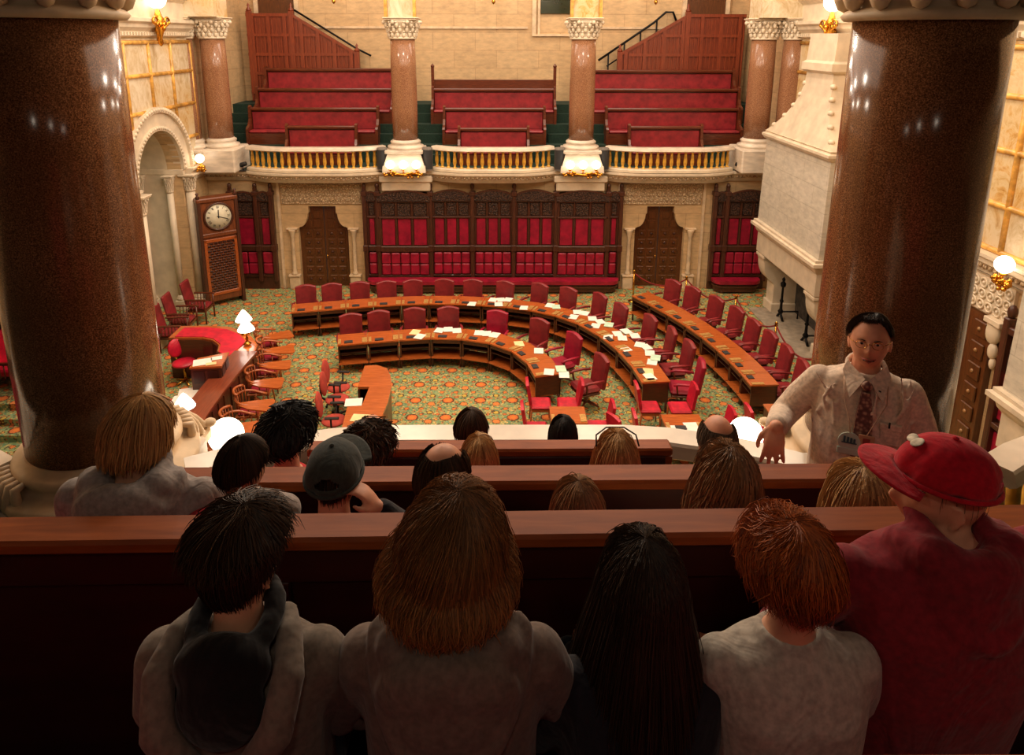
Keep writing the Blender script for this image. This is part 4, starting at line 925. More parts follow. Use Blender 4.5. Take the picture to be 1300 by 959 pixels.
def office_chair():
    t = thing('office_chair', 'coral office chair', 'chair')
    MB().ell((0, 0, .46), (.25, .25, .05), 18, 8).obj('seat', SALMON, t)
    m = MB(); m.ell((0, -.27, .82), (.21, .05, .27), 20, 12, Matrix.Rotation(.12, 3, 'X')); m.obj('backrest', SALMON, t)
    m = MB(); m.tube([(0, -.2, .42), (0, -.33, .5), (0, -.34, .8)], .025, 8); m.obj('back_bracket', BLACKP, t)
    for s in (-1, 1):
        MB().box(s*.3-.035, s*.3+.035, -.12, .16, .66, .7, .012).obj('armrest', BLACKP, t); MB().tube([(s*.2, 0, .42), (s*.29, 0, .46), (s*.3, .0, .66)], .02, 8).obj('arm_bracket', BLACKP, kids_last(t))
    m = MB().cyl(0, 0, .08, .42, .03, 10); m.obj('post', BLACKP, t)
    for k in range(5):
        a = k*2*pi/5; lg = MB().tube([(0, 0, .11), (.28*cos(a), .28*sin(a), .07)], [.03, .018], 6).obj('leg', BLACKP, t); MB().ell((.28*cos(a), .28*sin(a), .03), (.03, .03, .03), 8, 6).obj('caster', BLACKP, lg)
    return t
oc = office_chair()
for (px, py, rz, lab) in [(430, 492, -pi/2-.1, 'coral office chair at the clerks table, farthest of the three'), (428, 507, -pi/2-.0, 'coral office chair at the clerks table, middle of the three'), (424, 534, -pi/2+.05, 'coral office chair at the clerks table, nearest of the three')]:
    p = onz(px, py, .46); put(oc, (p.x, p.y, 0), rz, lab)
# ---- rostrum
t = thing('rostrum', 'long curved wooden rostrum with panelled front and red felt tops', 'rostrum', (-6.2, 13.5, 0))
ow = [onz(x, y, 1.02) for x, y in [(214, 429), (230, 414), (262, 413.5), (290, 415), (308, 420), (320, 428), (327, 438), (323, 448), (306, 462), (276, 446), (278, 438), (270, 432), (257, 429)]]
MB().prism([(p.x, p.y) for p in ow], .97, 1.02, 'z').obj('presiding_desk_top', DESKT, t)
fe = [onz(x, y, 1.035) for x, y in [(222, 427.5), (234, 416), (262, 415.5), (288, 418), (303, 424), (311, 432), (309, 437), (290, 452), (278, 447), (280, 437), (271, 430), (258, 427.5)]]
MB().prism([(p.x, p.y) for p in fe], 1.02, 1.035, 'z').obj('red_felt_top', REDFAB, t)
body = [(p.x, p.y) for p in ow]; cx = sum(p[0] for p in body)/len(body); cy = sum(p[1] for p in body)/len(body)
m = MB(); m.sweep([(-.03, 0), (-.03, .97), (.03, .97), (.03, 0)], [(p[0]*.98+cx*.02, p[1]*.98+cy*.02) for p in body[:9]]); m.obj('presiding_desk_case', DESKB, t)
m = MB(); m.sweep([(-.03, 0), (-.03, .97), (.03, .97), (.03, 0)], [(p[0]*.98+cx*.02, p[1]*.98+cy*.02) for p in (body[-4:]+body[:1])]); m.obj('presiding_desk_case', DESKB, t)
fr = [onz(x, y, 1.05) for x, y in [(323, 446), (305, 466), (284, 492), (262, 522), (240, 556), (222, 590), (214, 610)]]; frp = [(p.x, p.y) for p in fr]
m = MB(); m.sweep([(-.03, .04), (-.03, 1.0), (.04, 1.0), (.04, .04)], frp); m.obj('front_panel', DESKB, t)
m = MB(); m.sweep([(-.06, 1.0), (-.06, 1.05), (.42, 1.05), (.42, 1.0)], frp[::1]) if 0 else m.sweep([(.06, 1.0), (.06, 1.05), (-.46, 1.05), (-.46, 1.0)], frp); m.obj('counter_top', wood('counter_wood', (104, 44, 28), (146, 72, 46), .3, 1, 4, .4), t)
m = MB()
for i in range(len(frp)-1):
    a, b = Vector(frp[i]), Vector(frp[i+1]); L = (b-a).length; n = max(1, int(L/.3)); dd = (b-a).normalized(); nn = Vector((-dd.y, dd.x))
    for k in range(n):
        p = a+(b-a)*((k+.5)/n); m.T = Matrix.Translation((p.x+nn.x*.04, p.y+nn.y*.04, 0)) @ Matrix.Rotation(atan2(dd.y, dd.x), 4, 'Z'); m.box(-.015, .015, -.015, .02, .1, .95); m.box(-.13, .13, -.012, .012, .12, .3)
m.T = Matrix(); m.obj('front_moulding', DESKB, t)
# lower felt desk behind the counter
lo = [onz(x, y, .8) for x, y in [(250, 500), (262, 492), (258, 506), (232, 552), (218, 600), (180, 600), (206, 530)]]
inner = [(p[0]-.5, p[1]) for p in frp[2:]]; felt = inner+[(p[0]-.75, p[1]) for p in inner[::-1]]
MB().prism(felt, .76, .8, 'z').obj('clerk_felt_desk', REDFAB, t)
MB().prism([(p[0]*1, p[1]) for p in inner]+[(p[0]-.72, p[1]) for p in inner[::-1]], .0, .76, 'z').obj('clerk_desk_case', DESKB, t)
# lectern box
lc = thing('lectern_box', 'raised dark wooden lectern box with papers on the rostrum', 'lectern', (-6.3, 13.7, 1.0)); z = 1.32
q = [onz(x, y, z) for x, y in [(240, 467), (251, 455), (291, 447), (281, 465)]]; q = [(p.x, p.y) for p in q]
MB().prism(q, z-.04, z, 'z').obj('top', DESKT, lc)
cx = sum(p[0] for p in q)/4; cy = sum(p[1] for p in q)/4; q2 = [(p[0]*.94+cx*.06, p[1]*.94+cy*.06) for p in q]
MB().prism(q2, .0, z-.04, 'z').obj('case', DESKB, lc)
m = MB()
for (i, j) in ((0, 3), (3, 2)):
    a, b = Vector(q2[i]), Vector(q2[j]); d_ = b-a
    for u in (.08, .55): 
        p0 = a+d_*u; p1 = a+d_*(u+.37); nn = Vector((d_.y, -d_.x)).normalized()*.012
        m.prism([(p0.x, p0.y), (p1.x, p1.y), (p1.x+nn.x, p1.y+nn.y), (p0.x+nn.x, p0.y+nn.y)], .95, 1.22, 'z')
m.obj('raised_panel', MAHOGD, lc)
paper(257, 460, z+.002, 0, lab='open white papers on the lectern box', w=.36, h=.3, rz=.35); paper(275, 455, z+.002, 0, lab='small white sheet at the right of the lectern box top', w=.22, h=.16, rz=.35); paper(268, 462, z+.008, 1, lab='cream sheet at the front of the lectern box top', w=.2, h=.12, rz=.35)
paper(241, 500, .802, 0, lab='white papers on the red clerk desk under the near table lamp', w=.45, h=.5, rz=.3); paper(228, 508, .804, 0, lab='white sheet left of the near table lamp', w=.3, h=.34, rz=.1)
paper(211, 541, .802, 0, lab='white sheet at the near end of the red clerk desk', w=.22, h=.2, rz=.1)
def table_lamp(p, h, label):
    t = thing('table_lamp', label, 'lamp', p); local(t)
    MB().lathe([(.09, 0), (.09, .02), (.045, .05), (.025, .1), (.04, .14), (.02, .18), (.02, h*.4), (.035, h*.44), (.018, h*.5), (.016, h-.2)], 16).obj('lamp_base', BRASS, t)
    MB().lathe([(.19, h-.27), (.155, h-.2), (.06, h-.06), (.035, h-.03), (0, h)], 24).obj('lamp_shade', LAMPS, t)
p = onz(314, 437, 1.05); table_lamp((p.x, p.y, 1.05), .62, 'brass table lamp with white conical shade on the rostrum corner, nearer of two')
p = onz(311, 424, 1.03); table_lamp((p.x, p.y, 1.03), .62, 'brass table lamp with white conical shade on the rostrum corner, farther of two')
p = onz(237, 541, 1.05); table_lamp((p.x, p.y, 1.05), .66, 'brass table lamp with white shade at the near end of the rostrum')
ph = thing('telephone', 'black desk telephone on the red clerk desk', 'telephone', tuple(onz(220, 527, .802))); local(ph)
MB().box(-.1, .1, -.1, .1, 0, .05, .015).obj('telephone_body', BLACKP, ph); MB().tube([(-.12, .09, .07), (0, .1, .09), (.12, .09, .07)], [.03, .02, .03], 8).obj('handset', BLACKP, ph); MB().box(-.04, .07, -.08, .02, .05, .056).obj('keypad', SPKG, [o for o in bpy.data.objects if o.parent == ph][0])
# small red swivel chairs inside the rostrum
def desk_chair(loc, rz, label):
    t = thing('desk_chair', label, 'chair', loc, rz=rz); local(t)
    MB().ell((0, 0, .5), (.27, .27, .07), 18, 8).obj('seat', REDB, t); MB().ell((0, -.28, .8), (.2, .06, .22), 18, 10, Matrix.Rotation(.15, 3, 'X')).obj('backrest', REDB, t)
    MB().tube([(0, -.15, .44), (0, -.34, .55), (0, -.33, .8)], .02, 8).obj('back_bracket', BRASS, t); MB().cyl(0, 0, .06, .45, .03, 10).obj('post', BRASS, t)
    for k in range(5): a = k*2*pi/5; MB().tube([(0, 0, .08), (.26*cos(a), .26*sin(a), .03)], [.025, .018], 6).obj('leg', BRASS, t)
p = onz(263, 446, .5); desk_chair((p.x, p.y, 0), -pi/2+.1, 'bright red swivel chair tucked into the curve of the rostrum desk')
p = onz(246, 462, .5); desk_chair((p.x-.25, p.y+.05, 0), -pi/2-.6, 'bright red swivel chair left of the lectern box')
# tablet-arm chairs
def tablet_chair():
    t = thing('tablet_chair', 'oak tablet chair', 'chair')   # faces +X; tablet on -Y side
    MB().box(-.24, .24, -.24, .24, .4, .45, .015).obj('seat', CHAIRW, t); 
    MB().box(-.2, .2, -.2, .2, .45, .5, .025).obj('seat_cushion', RED, t)
    n = 14; pts = [(-.27*cos(a)*1.0+.0, .3*sin(a), .74+.05*cos(a)) for a in [(-pi*.62+pi*1.24*k/n) for k in range(n+1)]]; pts = [(.28, -.26, .68)]+pts+[(.28, .26, .68)]
    m = MB(); m.tube(pts, .03, 8, flat=.8); m.obj('arm_rail', CHAIRW, t)
    m = MB(); m.tube([(-.29*cos(a), .26*sin(a), .88+.05*cos(a)) for a in [(-.95+1.9*k/8) for k in range(9)]], .03, 8); m.obj('crest_rail', CHAIRW, t)
    m = MB()
    for k in range(9): a = -1+2*k/8; m.tube([(-.24*cos(a), .24*sin(a), .44), (-.28*cos(a), .27*sin(a), .88+.04*cos(a))], .012, 5)
    for s in (-1, 1):
        for x in (.05, .2): m.tube([(x, s*.23, .44), (x, s*.28, .7)], .012, 5)
    m.obj('spindle', CHAIRW, t)
    m = MB(); m.prism([(-.1, -.2), (.12, -.14), (.5, -.08), (.56, -.14), (.58, -.5), (.5, -.56), (.1, -.46), (-.12, -.32)], .72, .75, 'z'); m.obj('tablet', DESKT, t)
    for x in (-.2, .2):
        for y in (-.2, .2): MB().tube([(x, y, .41), (x*1.15, y*1.15, 0)], [.022, .016], 6).obj('leg', CHAIRW, t)
    return t
tc = tablet_chair()
for i, (px, py, rz) in enumerate([(338, 430, .5), (343, 446, .25), (340, 464, .12), (330, 486, .08), (317, 513, .05), (301, 541, .05), (284, 572, .05)]):
    p = onz(px, py, .6); put(tc, (p.x, p.y, 0), rz, 'oak chair with a writing tablet beside the rostrum, %s from the far end' % ORD[i])
# armchairs against the left wall
def arm_chair():
    t = thing('armchair', 'red armchair', 'chair')      # faces +X
    MB().box(-.24, .28, -.26, .26, .4, .5, .04).obj('seat', BURG, t); MB().box(-.24, .28, -.26, .26, .34, .4).obj('seat_frame', MAHOG, t)
    m = MB(); m.T = Matrix.Translation((-.24, 0, .48)) @ Matrix.Rotation(-.2, 4, 'Y'); m.box(-.04, .04, -.25, .25, 0, .72, .03); m.obj('backrest', BURG, t)
    for s in (-1, 1):
        m = MB(); m.box(-.26, .34, s*.3-.035, s*.3+.035, .7, .74, .012); m.obj('armrest', MAHOG, t)
        m = MB()
        for k in range(6): m.cyl(-.16+k*.085, s*.3, .42, .7, .012, 6)
        m.obj('spindle', MAHOG, t)
        for x in (-.24, .28): MB().cyl(x, s*.29, 0, .72 if x > 0 else .45, .026, 8).obj('leg', MAHOG, t)
    return t
ac = arm_chair()
for (x, y, rz, lab) in [(-8.45, 18.55, .0, 'red armchair with wooden arms below the left wall arch, farthest of three'), (-8.5, 17.55, .05, 'red armchair with wooden arms below the left wall arch, middle of three'), (-8.4, 16.75, .1, 'red armchair with wooden arms beside the left large column, nearest of three')]:
    put(ac, (x, y, 0), rz, lab)
# sofa and steps in the second recess
t = thing('sofa', 'red leather sofa with spindled side in the left wall recess beside the large column', 'sofa', (-10.1, 13.9, .45)); z = .45
MB().box(-10.9, -9.7, 13.6, 15.1, z+.34, z+.5, .04).obj('seat', REDB, t); MB().box(-11.0, -10.85, 13.55, 15.15, z+.3, z+1.15, .04).obj('backrest', REDB, t); MB().box(-10.9, -9.7, 15.0, 15.12, z+.3, z+1.1, .04).obj('side_cushion', REDB, t)
m = MB().box(-10.95, -9.68, 13.5, 13.56, z+.66, z+.72, .01)
for k in range(12): m.cyl(-10.85+k*.1, 13.53, z+.35, z+.67, .015, 6)
m.obj('arm_frame', MAHOG, t)
for x in (-10.9, -9.75):
    for y in (13.55, 15.05): MB().box(x-.04, x+.04, y-.04, y+.04, z, z+.36).obj('leg', CHAIRW, t)
# ================================================================== near gallery
NB = [(-7.3, -3.3), (-2.12, 2.2), (3.35, 7.2)]; YN = 4.1
pathn = gallery_front(YN+.0, 1, NB, 4.25, 50, LIME)
for i, (x0, x1) in enumerate(NB):
    balustrade('balustrade', ['near left marble balustrade beside the large left column', 'curved white marble balustrade in front of the seated visitors', 'near right marble balustrade with amber balusters'][i], bow(x0+.03, x1-.03, YN+.02, .4), 4.28, 5.1, .22, AMBER, None, .14)
struct('floor_gallery_near', MB().prism([(p[0], p[1]+.1) for p in pathn]+[(9.2, 2.9), (-9.2, 2.9)], 4.0, 4.28, 'z'), GREENC)
FN = {'D': (2.28+.9, 3.9, 4.58), 'C': (2.45, 3.2, 4.93), 'B': (1.73, 2.45, 5.28), 'A': (.8, 1.73, 5.66), 'Z': (-4, .8, 6.02)}
m = MB()
for k, (y0, y1, z) in FN.items(): m.box(-9, XR, y0-(.05 if k == 'D' else 0), y1, 4.0, z)
struct('trim_60', m, GREENC)
for x, lab in ((-2.82, 'left'), (2.69, 'right')):
    s = -1 if x < 0 else 1
    column(x, 4.42, 5.14, 8.0, .445, 'large brown granite column in the %s foreground' % lab, GRANITE, .75, True, None, LIME)
    p = thing('column_pedestal', 'white marble pedestal under the large %s foreground column' % lab, 'pedestal', (x, 4.42, 4.28)); local(p)
    m = MB().box(-.58, .58, -.55, .4, 0, .62, .03).box(-.64, .64, -.6, .45, 0, .1, .02); m.obj('block', MARBLE, p)
    m = MB()
    for q in (-1, 1):
        m.tube([(q*.56, .2, .5), (q*.66, .3, .42), (q*.7, .32, .25), (q*.72, .28, .1)], [.05, .07, .08, .06], 8)
    m.obj('scroll', MARBLE, p)
    struct('trim_%d' % (61 if s < 0 else 62), MB().box(x-.5, x+.5, 3.95, 4.6, 8.55, 9.75), LIME)
def lampn(x, y, z, lab, xs):
    t = thing('bracket_lamp', lab, 'lamp', (x, y, z)); local(t)
    m = MB()
    for k in range(20): m.ell((random.uniform(-.3, .3), random.uniform(-.1, .1), -.12+random.uniform(-.08, .05)), (.05, .05, .04), 6, 4)
    for X in xs: m.tube([(X*.5, -.1, -.14), (X, 0, -.1), (X, 0, 0)], .02, 6); m.lathe([(.02, -.03), (.06, 0), (.05, .03)], 10, (X, 0, 0))
    m.obj('bracket', GOLD, t)
    for X in xs: MB().ell((X, 0, .14), (.14, .14, .14), 24, 16).obj('globe', LAMPG, t)
lampn(-2.5, 5.06, 4.6, 'lit globes on a gilded bracket in front of the large left column', (-.3, 0, .3)); lampn(2.34, 5.06, 4.6, 'lit globes on a gilded bracket in front of the large right column', (-.3, -.0, .32))
for x, lab in ((-1.9, 'left'), (2.17, 'right')):
    t = thing('loudspeaker', 'white wedge loudspeaker on the near balustrade beside the %s foreground column' % lab, 'loudspeaker', (x, 4.3, 4.86)); local(t); t.scale = (.85, .85, .85)
    m = MB(); m.prism([(-.13, 0), (.13, 0), (.13, .1), (-.05, .28), (-.13, .28)], -.14, .14, 'x'); m.obj('speaker_cabinet', SPKW, t); MB().prism([(.132, .012), (.132, .1), (-.04, .27), (-.03, .26)], -.12, .12, 'x').obj('grille', SPKG, t)
# ---- pews (their backs to the camera)
PANB = plain('pew_back_panel', (58, 12, 8), .5, var=.12, sc=3, stretch=(1, 4, 4), coat=.1)
def pew(x0, x1, yf, zt, fl, rz, label, npan=3, slab=.12):
    xc = (x0+x1)/2; t = thing('pew', label, 'pew', (xc, yf, fl), rz=rz); local(t); a, b = x0-xc, x1-xc; h = zt-fl
    MB().box(a-.03, b+.03, -slab, 0, h-.045, h, .01).obj('top_rail', RAILW, t)
    MB().box(a, b, -.075, -.025, .0, h-.04).obj('back_panel', PANB, t)
    each('back_frame', PANB, t, [(a, b, -.095, -.07, h-.17, h-.045, .008), (a, b, -.09, -.07, .0, .14, .008)])
    for k in range(npan+1):
        X = a+(b-a)*k/npan; MB().box(X-.05, X+.05, -.09, -.07, .14, h-.17, .005).obj('stile', PANB, t)
    MB().box(a, b, -.025, .36, .38, .43, .02).obj('seat', RED, t)
    MB().box(a, b, -.025, .01, .5, h-.1).obj('seat_back', RED, t)
    for X in (a, b): MB().prism([(-.09, 0), (.36, 0), (.36, .55), (.3, .62), (.12, .66), (.02, h-.06), (-.09, h-.05)], X-.03, X+.03, 'x').obj('end_panel', RAILW, t)
    return t
pew(-2.35, 2.75, 1.80, 6.53, 5.28, .016, 'nearest full-width dark mahogany pew, in front of the row of large heads', 3)
pew(-1.5, 1.41, 2.50, 6.205, 4.93, .008, 'second dark mahogany pew, ending by the standing man', 3)
pew(-.93, .87, 3.22, 5.865, 4.58, .006, 'short farthest mahogany pew behind the balustrade', 2, .1)
pew(-1.6, 1.9, .80, 6.88, 5.66, .0, 'dark pew whose back runs behind the nearest row of visitors', 3)
# ================================================================== people
def remesh(m, voxel, name, it=3):
    me = m.mesh('tmp'); o = bpy.data.objects.new('tmp', me); C.objects.link(o)
    md = o.modifiers.new('r', 'REMESH'); md.mode = 'VOXEL'; md.voxel_size = voxel
    sm = o.modifiers.new('s', 'SMOOTH'); sm.factor = .5; sm.iterations = it
    dg = bpy.context.evaluated_depsgraph_get(); me2 = bpy.data.meshes.new_from_object(o.evaluated_get(dg)); bpy.data.objects.remove(o); bpy.data.meshes.remove(me)
    me2.name = name; me2.polygons.foreach_set('use_smooth', [True]*len(me2.polygons)); return me2
def mobj(me, name, mat, parent):
    me.materials.clear(); me.materials.append(mat); o = bpy.data.objects.new(name, me); C.objects.link(o); o.parent = parent; return o
def limb(m, pts, rr, n=12):
    pts = [Vector(p) for p in pts]
    for i in range(len(pts)-1): m.tube([pts[i], pts[i+1]], [rr[i], rr[i+1]], n)
    for p, r in zip(pts, rr): m.ell(p, (r, r, r), n, 8)
def loft(m, secs, n=20, pw=2.3):
    vs = []
    for (x, y, z, rx, ry) in secs:
        for k in range(n):
            a = 2*pi*k/n; c, s = cos(a), sin(a); q = (abs(c)**pw+abs(s)**pw)**(-1/pw); vs.append((x+rx*c*q, y+ry*s*q, z))
    L = len(secs); m.add(vs, [(j*n+k, j*n+(k+1) % n, (j+1)*n+(k+1) % n, (j+1)*n+k) for j in range(L-1) for k in range(n)]+[tuple(range(n))[::-1], tuple((L-1)*n+k for k in range(n))], True)
def G(x, s): return math.exp(-(x/s)**2)
def headmesh(m, T, k=1.0, ears=True, hollow=1, jaw=1.0):
    old = m.T; m.T = old @ T @ Matrix.Scale(k, 4)
    def fn(u, v):
        a = 2*pi*u; p = pi*v; sx, sy, sz = sin(p)*sin(a), sin(p)*cos(a), cos(p)
        x, y, z = .076*sx, (.098 if sy < 0 else .094)*sy, .118*sz
        if z < 0:
            q = (-z/.118); x *= 1-.3*q**1.6/jaw; y = y*(1-.12*q) if y > 0 else y*(1-.42*q)
        if sy > 0:
            f = sy**1.5
            y += .024*G(x, .012)*G(z+.022, .022)*f + .008*G(x, .01)*G(z-.005, .02)*f      # nose
            y += .005*(G(abs(x)-.03, .02))*G(z-.032, .011)*f                              # brow
            y -= .011*(G(abs(x)-.031, .016))*G(z-.01, .013)*f                              # eye sockets
            y += .006*G(x, .024)*G(z+.056, .007)*f + .006*G(x, .02)*G(z+.068, .006)*f     # lips
            y -= .004*G(x, .024)*G(z+.062, .003)*f
            y += .011*G(x, .022)*G(z+.094, .014)*f                                        # chin
            y += .005*G(abs(x)-.042, .018)*G(z+.028, .02)*f                               # cheeks
            x += math.copysign(.004, x)*G(abs(x)-.014, .008)*G(z+.036, .009)*f if abs(x) > 1e-5 else 0
        return (x, y, z)
    m.grid(fn, 56, 44)
    if ears:
        for s in (-1, 1):
            R = Matrix.Rotation(s*.35, 3, 'Z')
            m.ell((s*.079, -.012, -.01), (.006, .013, .024), 12, 10, R); m.tube([R @ Vector((0, .004+.0-.017*cos(a)*1.0, .026*sin(a)*(1.1 if sin(a) > 0 else 1)))+Vector((s*(.084-.004*cos(a)), -.014, -.006)) for a in [-1.7+3.9*j/14 for j in range(15)]], [.0045]*12+[.004]*3, 8); m.ell((s*.081, -.008, -.036), (.005, .007, .009), 8, 6)
    m.T = old
def hand(m, w, d, up, side, curl=.5, spread=.12, k=1.0):
    """w wrist, d finger direction, up back-of-hand normal, side=+1 thumb on the x side"""
    d = Vector(d).normalized(); up = Vector(up); up = (up-d*up.dot(d)).normalized(); x = d.cross(up)*side
    P = lambda a, b, c: Vector(w)+(x*a+d*b+up*c)*k
    M = Matrix((x, d, up)).transposed()
    m.ell(P(0, .045, 0), (.041*k, .052*k, .017*k), 12, 8, M); m.ell(P(0, .01, 0), (.03*k, .03*k, .019*k), 10, 8, M)
    for i, (bx, L) in enumerate(((.031, .074), (.011, .083), (-.01, .077), (-.03, .06))):
        p = (bx, .083-abs(i-1)*.004); a = 0; z = 0; pts = [P(p[0], p[1]-.02, z), P(p[0], p[1], z)]; yy = p[1]; xx = p[0]
        for sgm in (.45, .32, .25): a += curl*(.9 if sgm < .45 else .7); yy += L*sgm*cos(a); z -= L*sgm*sin(a); xx += spread*(1.5-i)*L*sgm*.5; pts.append(P(xx, yy, z))
        limb(m, pts, [.0105*k, .0105*k, .0095*k, .0088*k, .0078*k], 8)
    limb(m, [P(.026, .012, -.004), P(.052, .04, -.012), P(.062, .068, -.02), P(.062, .088, -.028)], [.014*k, .0125*k, .0105*k, .0085*k], 8)
def skin(name, c): 
    t = NT(name); t.pr(.5, spec=.35); t.b.inputs['Subsurface Weight'].default_value = .12; t.b.inputs['Subsurface Radius'].default_value = (.02, .008, .004); t.b.inputs['Subsurface Scale'].default_value = .5
    t.col(t.ramp(t.noise(14), [(.3, tuple(x*.93 for x in c)), (.7, tuple(min(255, x*1.05) for x in c))])); return t.m
SKIN = skin('skin_ruddy', (224, 156, 124)); SKIN2 = skin('skin_fair', (214, 154, 122)); LIP = skin('lip_skin', (160, 76, 66))
def hairmat(name, dark, light, rough=.55):
    t = NT(name); t.pr(rough, spec=.3)
    a = t.n('ShaderNodeAttribute', attribute_name='tone').outputs['Fac']; t.col(t.ramp(a, [(0, dark), (1, light)])); return t.m
def cloth(name, c, folds=.35, fs=7, rough=.9):
    t = NT(name); t.pr(rough, spec=.15, sheen=.15)
    n = t.noise(60, None, 2); t.col(t.ramp(n, [(.3, tuple(x*.9 for x in c)), (.7, tuple(min(255, x*1.08) for x in c))]))
    f = t.noise(fs, t.coord((1, 1, .6)), 3, .5, 1.2); t.bump(t.math('ADD', f, t.math('MULTIPLY', n, .03)), folds, .06); return t.m
def hair(T, par, mat, pmax, vfall=0, L=0, puff=.012, flare=0., tap=0., n=900, r=.0016, seed=1, noise=.004, wav=0, amax=2.0, crown=(.0, 0), tonev=0, lift=0, name='hair', shell=True, k=1.0, cut=None):
    """pmax(a): polar end angle of the hair on the skull, a azimuth from the back (0) to the face (pi); falling part only for |a|<amax"""
    rnd = random.Random(seed); rx, ry, rz = .079+puff*.8, .1+puff*.9, .12+puff*.8
    def path(a, v, off=0):
        pe = pmax(abs(a)); falling = L > 0 and abs(a) < amax
        vh = vfall if falling else 1
        if v <= vh:
            p = (v/vh)*(min(pe, 1.6) if falling else pe); e = off+lift*(v/vh)**3
            x, y, z = (rx+e)*sin(p)*sin(a), -(ry+e)*sin(p)*cos(a), (rz+e)*cos(p)
            if z < 0 and not falling: x *= 1-.12*(-z/rz); y *= 1-.3*(-z/rz) if y < 0 else 1
        else:
            p = min(pe, 1.6); t_ = (v-vh)/(1-vh); w_ = 1+flare*sin(min(1, t_*1.1)*pi*.5)-tap*t_*t_
            x, y, z = (rx+off)*sin(p)*sin(a)*w_, -(ry+off)*sin(p)*cos(a)*(w_*.95), rz*cos(p)-L*t_
        # offset the crown whorl
        f = (1-min(1, v*1.5)); return Vector((x+crown[0]*f*.5, y+crown[1]*f*.5, z))
    m = MB(); tones = []
    if shell:
        nu, nv = 60, 26
        def fs(u, v): a = -pi+2*pi*u; g = .0016*sin(a*37+3*sin(a*5))+.001*sin(a*83); return path(a, v*.985, -.004+g*min(1, v*4))
        m.grid(fs, nu*2, nv); tones += [(.12+.25*abs(sin((-pi+2*pi*u/(nu*2))*23)))*(1-tonev)+tonev*(v/nv) for v in range(nv+1) for u in range(nu*2+1)]
    for i in range(n):
        a = rnd.uniform(-pi, pi); 
        if cut and not cut(a): continue
        if pmax(abs(a)) < .3: continue
        v0 = rnd.uniform(0, .45)**1.3; v1 = rnd.uniform(.82, 1.03); ns = 9; da = rnd.gauss(0, .1); ph = rnd.uniform(0, 6.3); off = rnd.uniform(-.002, .006)+abs(rnd.gauss(0, noise)); pts = []
        tn = min(1, max(0, rnd.gauss(.45, .22)))
        for j in range(ns):
            v = v0+(v1-v0)*j/(ns-1); q = path(a+da*(v-v0)+(wav*.12*sin(v*9+ph)), min(v, 1.0), off*(.4+v)); 
            q += Vector((wav*.006*sin(v*14+ph), wav*.006*cos(v*11+ph), 0))
            if v > 1: q.z -= .01
            pts.append(q)
        b0 = len(m.v); m.tube(pts, [r*(1-.0*j) if j < ns-1 else r*.3 for j in range(ns)], 3, False); tones += [min(1, tn*(1-tonev)+tonev*(v0+(v1-v0)*(j//3)/(ns-1))*(.5+tn)) for j in range(len(m.v)-b0)]
    m.v = [T @ (v*k) for v in m.v]; me = m.mesh(name); at = me.attributes.new('tone', 'FLOAT', 'POINT'); at.data.foreach_set('value', tones)
    return mobj(me, name, mat, par)
def PM(b, s, f): return lambda a: (b+(s-b)*(a/1.57)) if a < 1.57 else (s+(f-s)*((a-1.57)/1.57))
